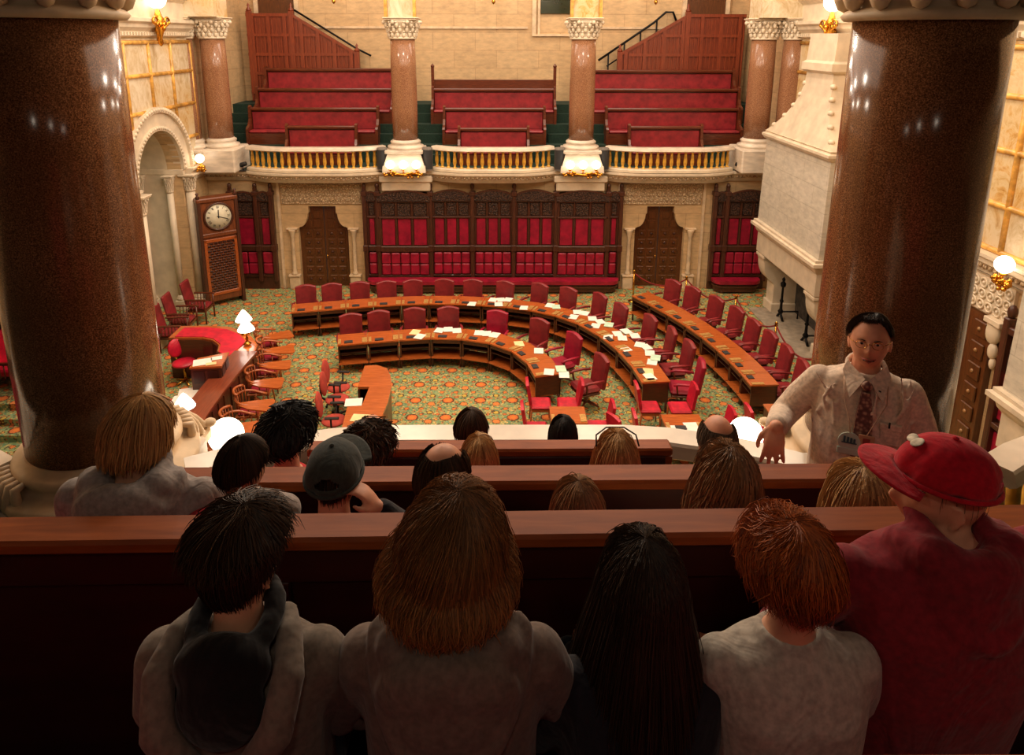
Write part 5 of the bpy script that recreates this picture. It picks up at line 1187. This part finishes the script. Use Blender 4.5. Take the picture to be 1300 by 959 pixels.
def seated(name_label, px, py, Y, floor, yaw=0, pitch=0, tilt=0, k=1.0, top=None, topmat=None, collar='crew', shw=.2, skinm=None, voxel=.012, arms=None, lean=0, legs=True, hair_=None, body_yaw=0, trous=None, cat='person', hz=None, face=False, nk=.175):
    h = ony(px, py, Y); t = thing('person', name_label, cat, (h.x, h.y-.02, floor), 'visitors'if 0 else None, rz=body_yaw); local(t)
    zh = h.z-floor; zt = .44; zs = zh-nk*k                       # head centre, seat height, shoulder line
    W = shw*k; hd = Vector((0, .035, zh)); T = Matrix.Translation(hd) @ Matrix.Rotation(yaw-body_yaw, 4, 'Z') @ Matrix.Rotation(-pitch, 4, 'X') @ Matrix.Rotation(tilt, 4, 'Y')
    sk = skinm or SKIN2
    wf = max(1, shw/.21); b = MB(); headmesh(b, T, k*.97, jaw=1)
    limb(b, [(0, -.005, zs+.0), (0, -.0, zh-.07)], [.058*k, .053*k])
    tors = [(0, .02, zt, .17*k*wf, .13*k), (0, .01, zt+.1, .165*k*wf, .12*k), (0, -.01, (zt+zs)*.5, .16*k*wf, .12*k*min(wf, 1.2)), (0, -.015, zs-.13*k, .175*k*wf, .12*k*min(wf, 1.15)), (0, -.01, zs-.05*k, W*.92, .09*k), (0, -.005, zs-.01, W*.72, .07*k), (0, -.0, zs+.03*k, .07*k, .055*k)]
    loft(b, tors)
    if arms is None: arms = [((-W*1.25, .06, zs-.27*k), (-.1, .27, zt+.2)), ((W*1.25, .06, zs-.27*k), (.1, .27, zt+.2))]
    for s, (el, wr) in zip((-1, 1), arms):
        limb(b, [(s*W*.88, -.005, zs-.065*k), el, wr], [.05*k, .04*k, .027*k]); d = Vector(wr)-Vector(el); hand(b, wr, d+Vector((0, .1, -.05)), (0, 0, 1) if abs(d.normalized().z) < .9 else (0, -1, 0), -s, .5, k=k*.95)
    if legs:
        for s in (-1, 1): 
            limb(b, [(s*.09*k, .05, zt+.08*k), (s*.11, .36, zt+.06), (s*.11, .34, .1)], [.08*k, .058*k, .04*k]); limb(b, [(s*.11, .3, .045), (s*.115, .42, .035)], [.04, .035])
    bo = mobj(remesh(b, voxel, 'body'), 'body', sk, t)
    # top
    c = MB(); g = .016
    loft(c, [(x, y, z, rx+g+(.01 if i < 3 else 0), ry+g+(.01 if i < 3 else 0)) for i, (x, y, z, rx, ry) in enumerate([(0, .02, zt-.01, .17*k, .13*k)]+tors[1:-1])]+[(0, 0, zs+.02*k, .085*k, .07*k)])
    for s, (el, wr) in zip((-1, 1), arms):
        e2 = Vector(el)+(Vector(wr)-Vector(el))*.9
        if top == 'tee': e2 = None; limb(c, [(s*W*.86, -.005, zs-.06*k), Vector((s*W*.88, 0, zs-.065*k)).lerp(Vector(el), .75)], [.066*k, .062*k])
        else: limb(c, [(s*W*.86, -.005, zs-.06*k), el, e2], [.068*k, .056*k, .042*k])
    if collar in ('hood', 'hoodbig'):
        q = 1.15 if collar == 'hoodbig' else 1.0
        rim = [(.075*q*cos(a)*k, -.01+(.085*q*sin(a))*k*(1.25 if sin(a) < 0 else 1), zs+(.055+.025*sin(a))*k) for a in [2*pi*j/14 for j in range(15)]]
        c.tube(rim, .026*k*q, 10, False)
        c.ell((0, -.1*k*q, zs-.03*k), (.13*k*q, .055*k*q, .095*k*q), 18, 12, Matrix.Rotation(.25, 3, 'X')); c.ell((0, -.125*k*q, zs-.09*k), (.1*k*q, .04*k*q, .085*k*q), 16, 10, Matrix.Rotation(.1, 3, 'X'))
        c.tube([(.13*q*sin(a)*k, (-.015-.15*q*max(0, cos(a)))*k, zs+(.035-.17*q*max(0, cos(a))**1.3)*k) for a in [-2.0+4.0*j/18 for j in range(19)]], .024*q*k, 8)
        for s in (-1, 1): limb(c, [(s*.1*k, -.07*k, zs+.03*k), (s*.115*k, .0, zs+.01*k), (s*.08*k, .07*k, zs-.05*k)], [.045*k*q, .04*k, .03*k])
    elif collar == 'crew':
        c.tube([(.068*cos(a)*k, .002+.06*sin(a)*k, zs+(.028-.006*sin(a))*k) for a in [2*pi*j/14 for j in range(15)]], .012*k, 8, False)
    mobj(remesh(c, max(.009, voxel), 'top'), {'tee': 'shirt', 'hoodie': 'hoodie', 'jacket': 'jacket'}.get(top, 'shirt'), topmat, t)
    if legs:
        tr = MB(); loft(tr, [(0, .03, zt-.02, .16*k, .13*k), (0, .02, zt+.1, .175*k, .135*k)])
        for s in (-1, 1): limb(tr, [(s*.09*k, .05, zt+.08*k), (s*.11, .36, zt+.06), (s*.11, .34, .12)], [.095*k, .074*k, .055*k])
        mobj(remesh(tr, .016, 'trousers'), 'trousers', trous or DENIM, t)
    return t, T
DENIM = cloth('dark_denim', (34, 38, 52)); GREYH = cloth('grey_brown_fleece', (118, 104, 92)); GREYH2 = cloth('grey_brown_hoodie', (112, 94, 84)); LGREY = cloth('light_grey_jersey', (150, 138, 132)); TEE = cloth('pale_grey_tee', (176, 164, 150)); MAROON = cloth('maroon_fleece', (132, 36, 44)); BLK = cloth('black_fleece', (24, 20, 20)); REDC = cloth('red_cotton', (176, 22, 34)); NAVY = cloth('dark_cotton', (32, 30, 36)); WHITC = cloth('cream_knit', (220, 206, 184)); CAPR = cloth('red_cap_cotton', (186, 20, 38), .15, 12); CAPG = cloth('dark_grey_cap_cotton', (60, 62, 58), .12, 14)
HB = hairmat('dark_brown_hair', (22, 14, 9), (92, 62, 40)); HA = hairmat('auburn_hair', (62, 42, 28), (176, 112, 58)); HD = hairmat('very_dark_hair', (20, 13, 9), (74, 50, 34)); HR = hairmat('ginger_hair', (96, 38, 12), (208, 108, 44)); HBL = hairmat('blonde_hair', (118, 76, 42), (222, 172, 110)); HLB = hairmat('light_brown_hair', (84, 54, 34), (176, 126, 82)); HK = hairmat('black_hair', (8, 7, 7), (44, 38, 36)); HG = hairmat('greying_hair', (52, 40, 30), (120, 100, 80)); HBZ = hairmat('buzz_cut_hair', (46, 34, 26), (96, 74, 58))
# --- row A, nearest
FA, FB, FC, FD = 5.66, 5.28, 4.93, 4.58
YA, YB, YC, YD = 1.25, 2.0, 2.75, 3.47
t, T = seated('boy with short dark brown hair and grey jacket over a black hood, seen from behind', 303, 722, YA, FA, yaw=-.35, k=.95, top='jacket', topmat=GREYH, collar='crew', shw=.2, voxel=.01, nk=.155)
m = MB(); zs = ony(303, 722, YA).z-FA-.155*.95
rim = [(.078*cos(a), -.01+(.085*sin(a))*(1.2 if sin(a) < 0 else 1), zs+.06+.02*sin(a)) for a in [2*pi*j/14 for j in range(15)]]; m.tube(rim, .024, 10, False); m.ell((0, -.1, zs+.02), (.1, .055, .07), 16, 10); m.ell((0, -.125, zs-.05), (.09, .05, .1), 16, 10); mobj(remesh(m, .009, 'inner_hood'), 'inner_hood', BLK, t)
m = MB(); m.tube([(-.09, .04, zs+.03), (-.115, -.03, zs+.035), (-.13, -.1, zs-.0), (-.115, -.155, zs-.08), (-.05, -.17, zs-.17), (.05, -.17, zs-.17), (.115, -.155, zs-.08), (.13, -.1, zs-.0), (.115, -.03, zs+.035), (.09, .04, zs+.03)], [.02, .028, .034, .036, .034, .034, .036, .034, .028, .02], 10); mobj(remesh(m, .009, 'jacket_hood'), 'jacket_hood', GREYH, t)
hair(T, t, HD, PM(2.25, 1.75, 1.0), puff=.001, n=1400, r=.0012, seed=2, noise=.001, k=.95, name='cropped_hair')
hair(T, t, HB, PM(1.22, 1.2, 1.05), puff=.028, n=4200, r=.0011, seed=3, noise=.007, wav=.7, lift=.006, crown=(.03, .02), k=.95)
t, T = seated('woman with long auburn hair and grey-brown hooded top, seen from behind, largest head', 572, 706, YA, FA, yaw=-.2, tilt=.12, k=1.0, top='hoodie', topmat=GREYH2, collar='hoodbig', shw=.21, voxel=.01)
hair(T, t, HA, PM(1.6, 1.6, .95), vfall=.5, L=.085, puff=.034, flare=.3, tap=.05, n=7500, r=.0009, seed=4, noise=.004, wav=.8, amax=2.2, tonev=.45)
t, T = seated('girl with long straight very dark hair parted in the middle, seen from behind', 817, 757, 1.28, FA, k=.93, top='jacket', topmat=NAVY, collar='crew', shw=.19, voxel=.01)
hair(T, t, HD, PM(1.6, 1.6, .95), vfall=.36, L=.36, puff=.016, flare=.45, tap=-.1, n=5500, r=.001, seed=5, noise=.004, wav=.3, amax=2.3)
t, T = seated('child with ginger hair in a pale grey tee shirt, seen from behind', 1005, 727, 1.28, FA, yaw=.25, tilt=-.06, k=.9, top='tee', topmat=TEE, collar='crew', shw=.19, voxel=.01)
hair(T, t, HR, PM(2.15, 1.75, 1.0), puff=.02, n=5500, r=.001, seed=6, noise=.006, wav=1.2, lift=.004, crown=(-.02, -.03), k=.92)
# man with red cap
t, T = seated('man in a red cap and maroon hoodie turned to look left', 1200, 634, 1.4, FA, yaw=1.3, pitch=.0, nk=.1, k=.98, top='hoodie', topmat=MAROON, collar='hood', shw=.285, voxel=.0065, skinm=SKIN, body_yaw=.12)
hair(T, t, HBZ, PM(1.85, 1.6, .9), puff=-.003, n=40, r=.0006, seed=7, noise=.0003, k=.96, name='buzz_cut')
def cap(t, T, mat, k, brim_up=0, dz=0, opening=True, back=False, panel=None):
    m = MB(); old = Matrix(T) @ Matrix.Translation((0, 0, dz)) @ Matrix.Scale(k, 4)
    def dome(u, v):
        a = 2*pi*u; p = v*1.55; e = .006*abs(sin(a*3))**6; q = 1.0+.04*sin(a*5+2)*v*(1-v)
        return ((.088-e*v)*sin(p)*sin(a)*q, (.112-e*v)*sin(p)*cos(a)*q-.004, .03+.098*cos(p)**.85 if p < 1.55 else .03)
    m.T = old @ Matrix.Rotation(.1, 4, 'X')
    if opening:
        vs = []; nu, nv = 64, 22; fs = []
        for v in range(nv+1):
            for u in range(nu): vs.append(dome(u/nu, v/nv))
        for v in range(nv):
            for u in range(nu):
                a = 2*pi*(u+.5)/nu; w_ = abs(a-pi); zc = .098*cos((v+.5)/nv*1.55)
                if w_ < .52 and zc < .05*sqrt(max(0, 1-(w_/.52)**2)) and v < nv-2: continue
                fs.append((v*nu+u, v*nu+(u+1) % nu, (v+1)*nu+(u+1) % nu, (v+1)*nu+u))
        m.add(vs, fs, True)
    else: m.grid(dome, 64, 20)
    m.ell((0, 0, .13), (.008, .008, .005), 8, 6)
    m.tube([(.089*sin(a), .112*cos(a)-.004, .028) for a in [2*pi*j/40 for j in range(41)]], .006, 8, False)
    o = m.obj('cap_crown', mat, t, False, fix=False)
    sd = o.modifiers.new('thick', 'SOLIDIFY'); sd.thickness = .003
    m = MB(); m.T = old @ Matrix.Rotation(.1, 4, 'X') @ Matrix.Rotation(brim_up, 4, 'X')
    def br(u, v): a = (u-.5)*2.0; r_ = .1+.075*v*(cos(a*1.25)**.5 if cos(a*1.25) > 0 else 0); return (r_*sin(a)*(.9-.04*v), (.112+.078*v*max(0, cos(a*1.35))**.6)*cos(a)*.99, .03-.022*(sin(a))**2*1.1-.004*v)
    m.grid(br, 24, 8); o = m.obj('cap_brim', mat, t, False, fix=False); sd = o.modifiers.new('thick', 'SOLIDIFY'); sd.thickness = .005; sd.offset = 0
    return old
o_ = cap(t, T, CAPR, 1.0, .05, .022)
m = MB(); m.T = o_ @ Matrix.Rotation(.1, 4, 'X')
for k in range(14): a = pi-.62-.04*k*1.0; p = 1.2; m.box(0, 0, 0, 0, 0, 0) if 0 else m.tube([(.0905*sin(a), .1145*cos(a)-.004, .055+.001*k), (.0905*sin(a), .1145*cos(a)-.004, .061+.001*k)], .0013, 4)
m.tube([(.0905*sin(a), .1145*cos(a)-.004, .054+(2.5-a)*.025) for a in [pi-.6-.06*j for j in range(11)]], .001, 4)
m.obj('embroidered_stripe', WHITC, t, False)
m = MB(); m.T = o_ @ Matrix.Rotation(.1, 4, 'X'); m.ell((-.008, .077, .1045), (.016, .016, .003), 12, 8, Matrix.Rotation(-.63, 3, 'X')); m.ell((.014, .08, .102), (.016, .013, .003), 12, 8, Matrix.Rotation(-.66, 3, 'X')); m.obj('cap_emblem', WHITC, t, False)
# --- row B
t, T = seated('blonde woman in a light grey hooded top beside the large left column', 172, 556, YB+.05, FB, yaw=-.5, pitch=.25, k=1.02, top='hoodie', topmat=LGREY, collar='hoodbig', shw=.235, nk=.145, arms=[((-.26, .05, .75), (-.12, .3, .7)), ((.44, .12, .98), (.36, .36, .8))])
hair(T, t, HBL, PM(1.6, 1.6, 1.0), vfall=.55, L=.08, puff=.016, flare=.05, tap=.1, n=1500, r=.0022, seed=8, wav=.3, amax=2.2)
t, T = seated('boy with dark cropped hair in a black jacket with red shoulder', 306, 598, YB, FB, yaw=-.5, k=.88, top='jacket', topmat=BLK, collar='crew', shw=.2)
hair(T, t, HD, PM(1.95, 1.6, 1.0), puff=.003, n=900, r=.002, seed=9, noise=.001, k=.9)
zq = ony(306, 598, YB).z-FB-.21; m = MB(); m.ell((-.13, -.03, zq+.045), (.1, .085, .05), 14, 8, Matrix.Rotation(-.4, 3, 'Y')); m.ell((-.05, -.08, zq+.07), (.07, .05, .045), 12, 8); mobj(remesh(m, .01, 'shoulder_panel'), 'shoulder_panel', REDC, t)
h_ = ony(424, 612, YB)
t, T = seated('person in a dark grey baseball cap resting a hand by the cheek', 424, 612, YB, FB, yaw=0, k=.98, top='jacket', topmat=NAVY, collar='crew', skinm=SKIN, voxel=.009, arms=[((-.25, .06, .72), (-.1, .27, .64)), ((.25, .08, h_.z-FB-.26), (.15, -.02, h_.z-FB-.07))])
hair(T, t, HB, PM(1.95, 1.6, .8), puff=.0, n=500, r=.0016, seed=10, noise=.001, k=.97)
cap(t, T, CAPG, 1.04, .0)
t, T = seated('balding man with short brown hair looking to the right', 561, 611, YB, FB, yaw=-.6, k=1.04, top='jacket', topmat=NAVY, collar='crew', skinm=SKIN)
def bald(a): return .85 if a < .9 else 1.0
def ringhair(T, t, mat, seed, k=1.02, pin=.75, back=2.0, side=1.7, front=1.2, r=.0018, n=1300):
    rnd = random.Random(seed); m = MB(); tones = []
    pe = PM(back, side, front)
    for i in range(n):
        a = rnd.uniform(-2.5, 2.5); p1 = pe(abs(a)); p0 = rnd.uniform(pin+(.0 if abs(a) < 1.8 else .2), max(pin+.1, p1-.2)); off = rnd.uniform(.0, .006); pts = []
        for j in range(5):
            p = min(p0+(.45)*j/4, p1); x, y, z = (.078+off)*sin(p)*sin(a), -(.1+off)*sin(p)*cos(a), (.12+off)*cos(p)
            if z < 0: x *= 1-.12*(-z/.12); y *= 1-.3*(-z/.12) if y < 0 else 1
            pts.append((x, y, z))
        b0 = len(m.v); m.tube(pts, r, 3, False); tn = rnd.uniform(.1, .7); tones += [tn]*(len(m.v)-b0)
    ns_ = 60
    def band(u, v):
        a = -2.55+5.1*u; q0 = pin+.02*sin(a*5)+(.2 if abs(a) > 1.8 else 0); p = q0+(pe(abs(a))-.06-q0)*v; x, y, z = .0785*sin(p)*sin(a), -.1005*sin(p)*cos(a), .1205*cos(p)
        if z < 0: x *= 1-.12*(-z/.12); y *= 1-.3*(-z/.12) if y < 0 else 1
        return (x, y, z)
    m.grid(band, ns_, 10); tones += [.25]*((ns_+1)*11)
    m.v = [T @ (v*k) for v in m.v]; me = m.mesh('hair'); at = me.attributes.new('tone', 'FLOAT', 'POINT'); at.data.foreach_set('value', tones); mobj(me, 'hair', mat, t)
ringhair(T, t, HB, 11, k=1.05, pin=.62)
t, T = seated('straight-haired light brown head just showing above the nearest pew', 734, 656, YB+.05, FB, k=.9, top='jacket', topmat=NAVY, collar='crew')
hair(T, t, HLB, PM(1.6, 1.6, 1.0), vfall=.5, L=.12, puff=.012, n=1300, r=.002, seed=12, wav=.2, amax=2.2, k=.95)
t, T = seated('woman with long wavy light brown hair in a cream top behind the nearest pew', 925, 616, YB, FB, yaw=.3, k=1.0, top='jacket', topmat=WHITC, collar='crew')
hair(T, t, HLB, PM(1.6, 1.6, 1.0), vfall=.45, L=.17, puff=.015, flare=.3, n=1700, r=.0022, seed=13, wav=1, amax=2.2)
t, T = seated('person with golden brown hair beside the red cap', 1092, 642, YB, FB, yaw=-.1, k=.97, top='jacket', topmat=NAVY, collar='crew')
hair(T, t, HBL, PM(1.6, 1.6, 1.0), vfall=.5, L=.12, puff=.018, flare=.1, n=1500, r=.0022, seed=14, wav=.4, amax=2.2)
# --- row C
t, T = seated('person with dark curly hair, glasses and a red shirt by the second pew', 364, 556, YC, FC, yaw=-.35, k=1.02, top='tee', topmat=REDC, collar='crew', skinm=SKIN)
hair(T, t, HK, PM(2.05, 1.7, 1.0), puff=.02, n=1300, r=.0028, seed=15, noise=.008, wav=3, k=1.02)
m = MB(); m.T = T; m.tube([(.078, -.01, .01), (.08, .05, .012), (.07, .105, .012)], .002, 5); m.tube([(.05+.022*cos(a), .108-.004*cos(a), .008+.018*sin(a)) for a in [2*pi*j/14 for j in range(15)]], .002, 5, False); m.tube([(-.0+.022*cos(a)-.03, .112, .008+.018*sin(a)) for a in [2*pi*j/14 for j in range(15)]], .002, 5, False); m.obj('glasses', BLACKP, t, False)
t, T = seated('person with brown curly hair turned to the right behind the second pew', 466, 578, YC, FC, yaw=-.75, k=.98, top='jacket', topmat=NAVY, collar='crew', skinm=SKIN2)
hair(T, t, HB, PM(2.0, 1.7, 1.0), puff=.022, n=1300, r=.0028, seed=16, noise=.008, wav=3)
t, T = seated('blonde child, top of the head above the second pew', 608, 587, YC, FC, k=.85, top='jacket', topmat=NAVY, collar='crew')
hair(T, t, HBL, PM(1.6, 1.6, 1.0), vfall=.5, L=.1, puff=.01, n=900, r=.0026, seed=17, wav=.3, amax=2.2, k=.9)
t, T = seated('person with golden hair and glasses pushed up on the head above the second pew', 783, 586, YC, FC, k=.95, top='jacket', topmat=NAVY, collar='crew')
hair(T, t, HBL, PM(1.6, 1.6, 1.0), vfall=.5, L=.13, puff=.014, flare=.15, n=1000, r=.0026, seed=18, wav=.4, amax=2.2)
m = MB(); m.T = T; m.tube([(.095, -.02, .08), (.09, .03, .105), (.04, .06, .125), (-.04, .06, .125), (-.09, .03, .105), (-.095, -.02, .08)], .004, 6); m.obj('glasses', BLACKP, t, False)
t, T = seated('bald man with short grey side hair near the right lit globe', 912, 563, YC, FC, k=1.05, top='jacket', topmat=NAVY, collar='crew', skinm=SKIN)
ringhair(T, t, HG, 19, k=1.05, pin=.85)
# --- row D
t, T = seated('balding man beyond the curly brown head, front pew', 472, 554, YD, FD, yaw=-.5, k=1.0, top='jacket', topmat=NAVY, collar='crew', skinm=SKIN)
ringhair(T, t, HG, 20, k=1.02, pin=.6)
t, T = seated('person with short dark brown hair in the front pew, left of the two dark heads', 598, 549, YD, FD, k=.95, top='jacket', topmat=NAVY, collar='crew')
hair(T, t, HB, PM(2.0, 1.7, 1.0), puff=.012, n=900, r=.0026, seed=21, noise=.003, wav=.3, k=.97)
t, T = seated('person with smooth black hair in the front pew, right of the two dark heads', 715, 555, YD, FD, k=.88, top='jacket', topmat=NAVY, collar='crew')
hair(T, t, HK, PM(1.6, 1.6, 1.0), vfall=.5, L=.08, puff=.008, n=900, r=.0026, seed=22, noise=.002, amax=2.2, k=.9)
# ================================================================== standing guide
SHIRT = cloth('cream_shirt_cotton', (226, 202, 180), .3, 6, .75); TROU = cloth('charcoal_trousers', (44, 38, 34))
h = ony(1104, 432, 2.9); fl = FC; yw = atan2(-h.y, -h.x)-pi/2
g = thing('person', 'standing man in cream shirt, patterned tie and badges, leaning on the pew', 'person', (h.x, h.y, fl), rz=yw+.12); local(g); 
zh = h.z-fl; zs = zh-.175; W = .205
inv = (Matrix.Translation(g.location) @ Matrix.Rotation(yw+.12, 4, 'Z')).inverted()
wr_ = inv @ Vector((1.21, 2.68, 6.26)); el_ = inv @ Vector((1.25, 2.95, 6.2-.02))
T = Matrix.Translation((0, .01, zh)) @ Matrix.Rotation(-.1, 4, 'Z') @ Matrix.Rotation(.12, 4, 'X') @ Matrix.Rotation(.06, 4, 'Y')
el_ = Vector((W+.12, -.02, zs-.29)); 
b = MB(); headmesh(b, T, 1.04, jaw=1.5)
limb(b, [(0, -.01, zs), (0, -.0, zh-.07)], [.064, .058])
tor = [(0, 0, .9, .165, .12), (0, .02, 1.0, .17, .14), (0, .03, 1.1, .165, .145), (0, .01, zs-.16, .175, .13), (0, -.01, zs-.06, W*.95, .1), (0, -.01, zs-.01, W*.75, .075), (0, 0, zs+.03, .075, .06)]
loft(b, tor)
limb(b, [(W*.9, -.01, zs-.07), el_, wr_], [.055, .043, .03]); d_ = wr_-el_
hand(b, wr_, Vector((0, .5, -.85)), Vector((0, 1, .5)), 1, .35, .25, 1.05)
le, lw = Vector((-W-.09, -.02, zs-.33)), Vector((-W-.07, .12, zs-.56))
limb(b, [(-W*.9, -.01, zs-.07), le, lw], [.055, .043, .03]); hand(b, lw, lw-le, (-1, 0, 0), 1, .45)
for s in (-1, 1): limb(b, [(s*.09, 0, .9), (s*.1, .02, .48), (s*.1, -.02, .09)], [.09, .06, .042]); limb(b, [(s*.1, -.04, .05), (s*.11, .14, .03)], [.042, .036])
mobj(remesh(b, .0055, 'body', 3), 'body', SKIN, g)
c = MB(); loft(c, [(x, y, z, rx+.03, ry+.03) for x, y, z, rx, ry in tor[:3]]+[(x, y, z, rx+.022, ry+.022) for x, y, z, rx, ry in tor[3:-1]]+[(0, -.005, zs+.0, W*.72, .085), (0, 0, zs+.03, .088, .076)])
for s, a, b_ in ((1, el_, wr_), (-1, le, lw)): limb(c, [(s*W*.88, -.01, zs-.065), (Vector((s*W*.88, -.01, zs-.065))+a)*.5+Vector((s*.005, -.01, 0)), a, a+(b_-a)*.86], [.074, .07, .064, .05])
rnd = random.Random(5)
for k in range(26):   # soft folds in the shirt
    a = rnd.uniform(.1, pi-.1); z = rnd.uniform(1.0, zs-.12); x = .17*cos(a); c.tube([(x, .14*sin(a)+.02, z), (x+rnd.uniform(-.04, .04), .14*sin(a)+.026, z+rnd.uniform(.04, .12)), (x*1.08+rnd.uniform(-.06, .06), .12*sin(a)+.01, z+.2)], [.004, .011, .004], 6)
mobj(remesh(c, .0065, 'shirt', 8), 'shirt', SHIRT, g)
c = MB()
for s in (-1, 1):
    c.add([(s*.008, .104, zs+.03), (s*.08, .03, zs+.075), (s*.098, .05, zs+.035), (s*.066, .15, zs-.05), (s*.01, .092, zs+.01), (s*.07, .02, zs+.06), (s*.08, .03, zs+.02), (s*.055, .12, zs-.045)], [(0, 1, 2, 3), (4, 5, 6, 7), (0, 1, 5, 4), (1, 2, 6, 5), (2, 3, 7, 6), (3, 0, 4, 7)])
c.tube([(.077*cos(a), .0+.07*sin(a), zs+.052-.026*sin(a)) for a in [pi*.12-2*pi*.87*j/16 for j in range(17)]], .011, 8); c.obj('shirt_collar', SHIRT, g, False)
t_ = NT('patterned_tie_silk'); t_.pr(.5); vz = t_.n('ShaderNodeTexVoronoi', {'Vector': t_.coord(), 'Scale': 60}).outputs[0]; t_.col(t_.ramp(vz, [(.2, (178, 140, 116)), (.5, (116, 66, 58)), (.8, (92, 50, 46))]))
c = MB(); c.ell((0, .122, zs+.005), (.024, .018, .024), 10, 8); zz = [zs-.02, zs-.1, zs-.2, zs-.3, zs-.36]; yy = [.118, .142, .172, .196, .2]
for s_, e_ in ((0, .0),):
    vs = []
    for z, y, w_ in zip(zz, yy, (.018, .03, .038, .042, .002)): vs += [(-w_, y+.028, z), (w_, y+.028, z), (w_, y, z), (-w_, y, z)]
    c.add(vs, [(i*4+k, i*4+(k+1) % 4, i*4+4+(k+1) % 4, i*4+4+k) for i in range(4) for k in range(4)]+[(0, 1, 2, 3), (16, 17, 18, 19)])
c.obj('tie', t_.m, g, False)
LN = (.03, .2)
c = MB(); c.T = Matrix.Translation((.052, .222, zs-.225)) @ Matrix.Rotation(pi/2+.0, 4, 'X'); c.lathe([(0, .004), (.045, .004), (.045, -.002)], 28); c.T = Matrix.Translation((.052, .222, zs-.225)); c.box(-.045, .045, -.004, .004, -.062, -.03, .003); bd_ = c.obj('round_badge', plain('badge_pale_green', (196, 214, 196), .4), g, False)
c = MB(); c.T = Matrix.Translation((.052, .229, zs-.215))
for x in (-.02, -.007, .006, .02): c.box(x-.004, x+.004, -.002, .002, -.01, .014+(x*.2))
c.box(-.03, .03, -.002, .002, -.014, -.01); c.obj('badge_emblem', plain('badge_teal', (60, 92, 104), .5), bd_, False)
c = MB(); c.T = Matrix.Translation((-.014, .219, zs-.225)); c.box(-.032, .032, -.003, .003, -.05, .045, .002); ic_ = c.obj('identity_card', plain('tan_card', (196, 156, 120), .5), g, False)
c = MB(); c.T = Matrix.Translation((-.014, .2225, zs-.255)); c.box(-.026, .026, -.002, .002, -.01, -.004); c.box(-.026, .02, -.002, .002, .004, .009); c.box(-.014, .014, -.002, .002, .03, .06); c.obj('card_print', LIP, ic_, False)
c = MB(); c.tube([(-.09, .03, zs+.05), (-.085, .14, zs-.06), (-.035, .2, zs-.14), (-.014, .219, zs-.18)], .0025, 5); c.tube([(.09, .03, zs+.05), (.085, .14, zs-.06), (.06, .2, zs-.13), (.052, .222, zs-.18)], .0025, 5); c.obj('lanyard', plain('beige_lanyard', (196, 160, 132), .6), g, False)
c = MB(); c.ell((-.05, .118, zs-.015), (.009, .004, .009), 10, 6); c.obj('lapel_pin', INK, g, False)
c = MB(); c.box(-.15, -.065, .14, .166, zs-.24, zs-.14, .006); c.box(-.152, -.063, .15, .17, zs-.165, zs-.135, .004); c.obj('shirt_pocket', SHIRT, g, False); MB().tube([(-.1, .172, zs-.15), (-.1, .172, zs-.125)], .004, 6).obj('pen', INK, g, False)
c = MB(); loft(c, [(0, 0, .8, .17, .13), (0, .01, .9, .19, .145), (0, .02, 1.0, .198, .165), (0, .02, 1.03, .196, .165)])
for s in (-1, 1): limb(c, [(s*.095, 0, .88), (s*.1, .02, .48), (s*.1, -.02, .1)], [.11, .085, .07])
mobj(remesh(c, .012, 'trousers'), 'trousers', TROU, g)
c = MB(); 
for s in (-1, 1): limb(c, [(s*.1, -.05, .05), (s*.11, .14, .04)], [.05, .045])
mobj(remesh(c, .012, 'shoes'), 'shoes', BLACKP, g)
# face details
TH = T @ Matrix.Scale(1.04, 4)
for s in (-1, 1):
    c = MB(); c.T = TH; c.ell((s*.03, .0785, .009), (.013, .009, .0058), 14, 10); e_ = c.obj('eye', plain('eye_white_%d' % s, (232, 222, 212), .25, var=.02), g, False)
    c = MB(); c.T = TH; c.ell((s*.03, .0868, .009), (.0055, .003, .0055), 12, 8); c.obj('iris', INK, e_, False)
    c = MB(); c.T = TH; c.tube([(s*.016, .0935, .022), (s*.03, .0925, .027), (s*.046, .084, .024)], [.003, .0038, .002], 6, flat=.6); c.obj('eyebrow', HG, g, False)
    c = MB(); c.T = TH; c.tube([(s*.016, .083, .013), (s*.03, .0895, .0175), (s*.044, .081, .012)], [.002, .0038, .002], 6); c.obj('eyelid', SKIN, g, False)
c = MB(); c.T = TH; c.ell((0, .0955, -.061), (.023, .005, .0045), 16, 8); c.obj('mouth', plain('dark_mouth', (70, 26, 22), .5), g, False)
c = MB(); c.T = TH; c.ell((0, .0985, -.0585), (.017, .003, .0022), 12, 6); c.obj('teeth', WHITC, g, False)
c = MB(); c.T = TH; c.tube([(-.027, .089, -.054), (-.01, .1015, -.0555), (0, .102, -.057), (.01, .1015, -.0555), (.027, .089, -.054)], [.0015, .003, .0026, .003, .0015], 6); c.tube([(-.026, .09, -.055), (0, .1015, -.069), (.026, .09, -.055)], [.0015, .0036, .0015], 6); c.obj('lips', LIP, g, False)
c = MB(); c.T = TH
for s in (-1, 1): 
    c.tube([(s*.031+.021*cos(a), .101-.004*abs(s*.031+.021*cos(a))/.03, .006+.0155*sin(a)) for a in [2*pi*j/20 for j in range(21)]], .0011, 5, False); c.tube([(s*.052, .097, .01), (s*.078, .04, .012), (s*.082, -.015, .008)], .0013, 5)
c.tube([(-.01, .1, .008), (0, .106, .012), (.01, .1, .008)], .0012, 5); c.obj('glasses', BRASS, g, False)
hair(T, g, HD, lambda a: 1.95-.55*(a/1.57) if a < 1.57 else 1.4-.74*min(1, (a-1.57)/.75)+0, puff=.004, n=2200, r=.0014, seed=30, noise=.003, wav=.25, k=1.05, crown=(-.03, .03))
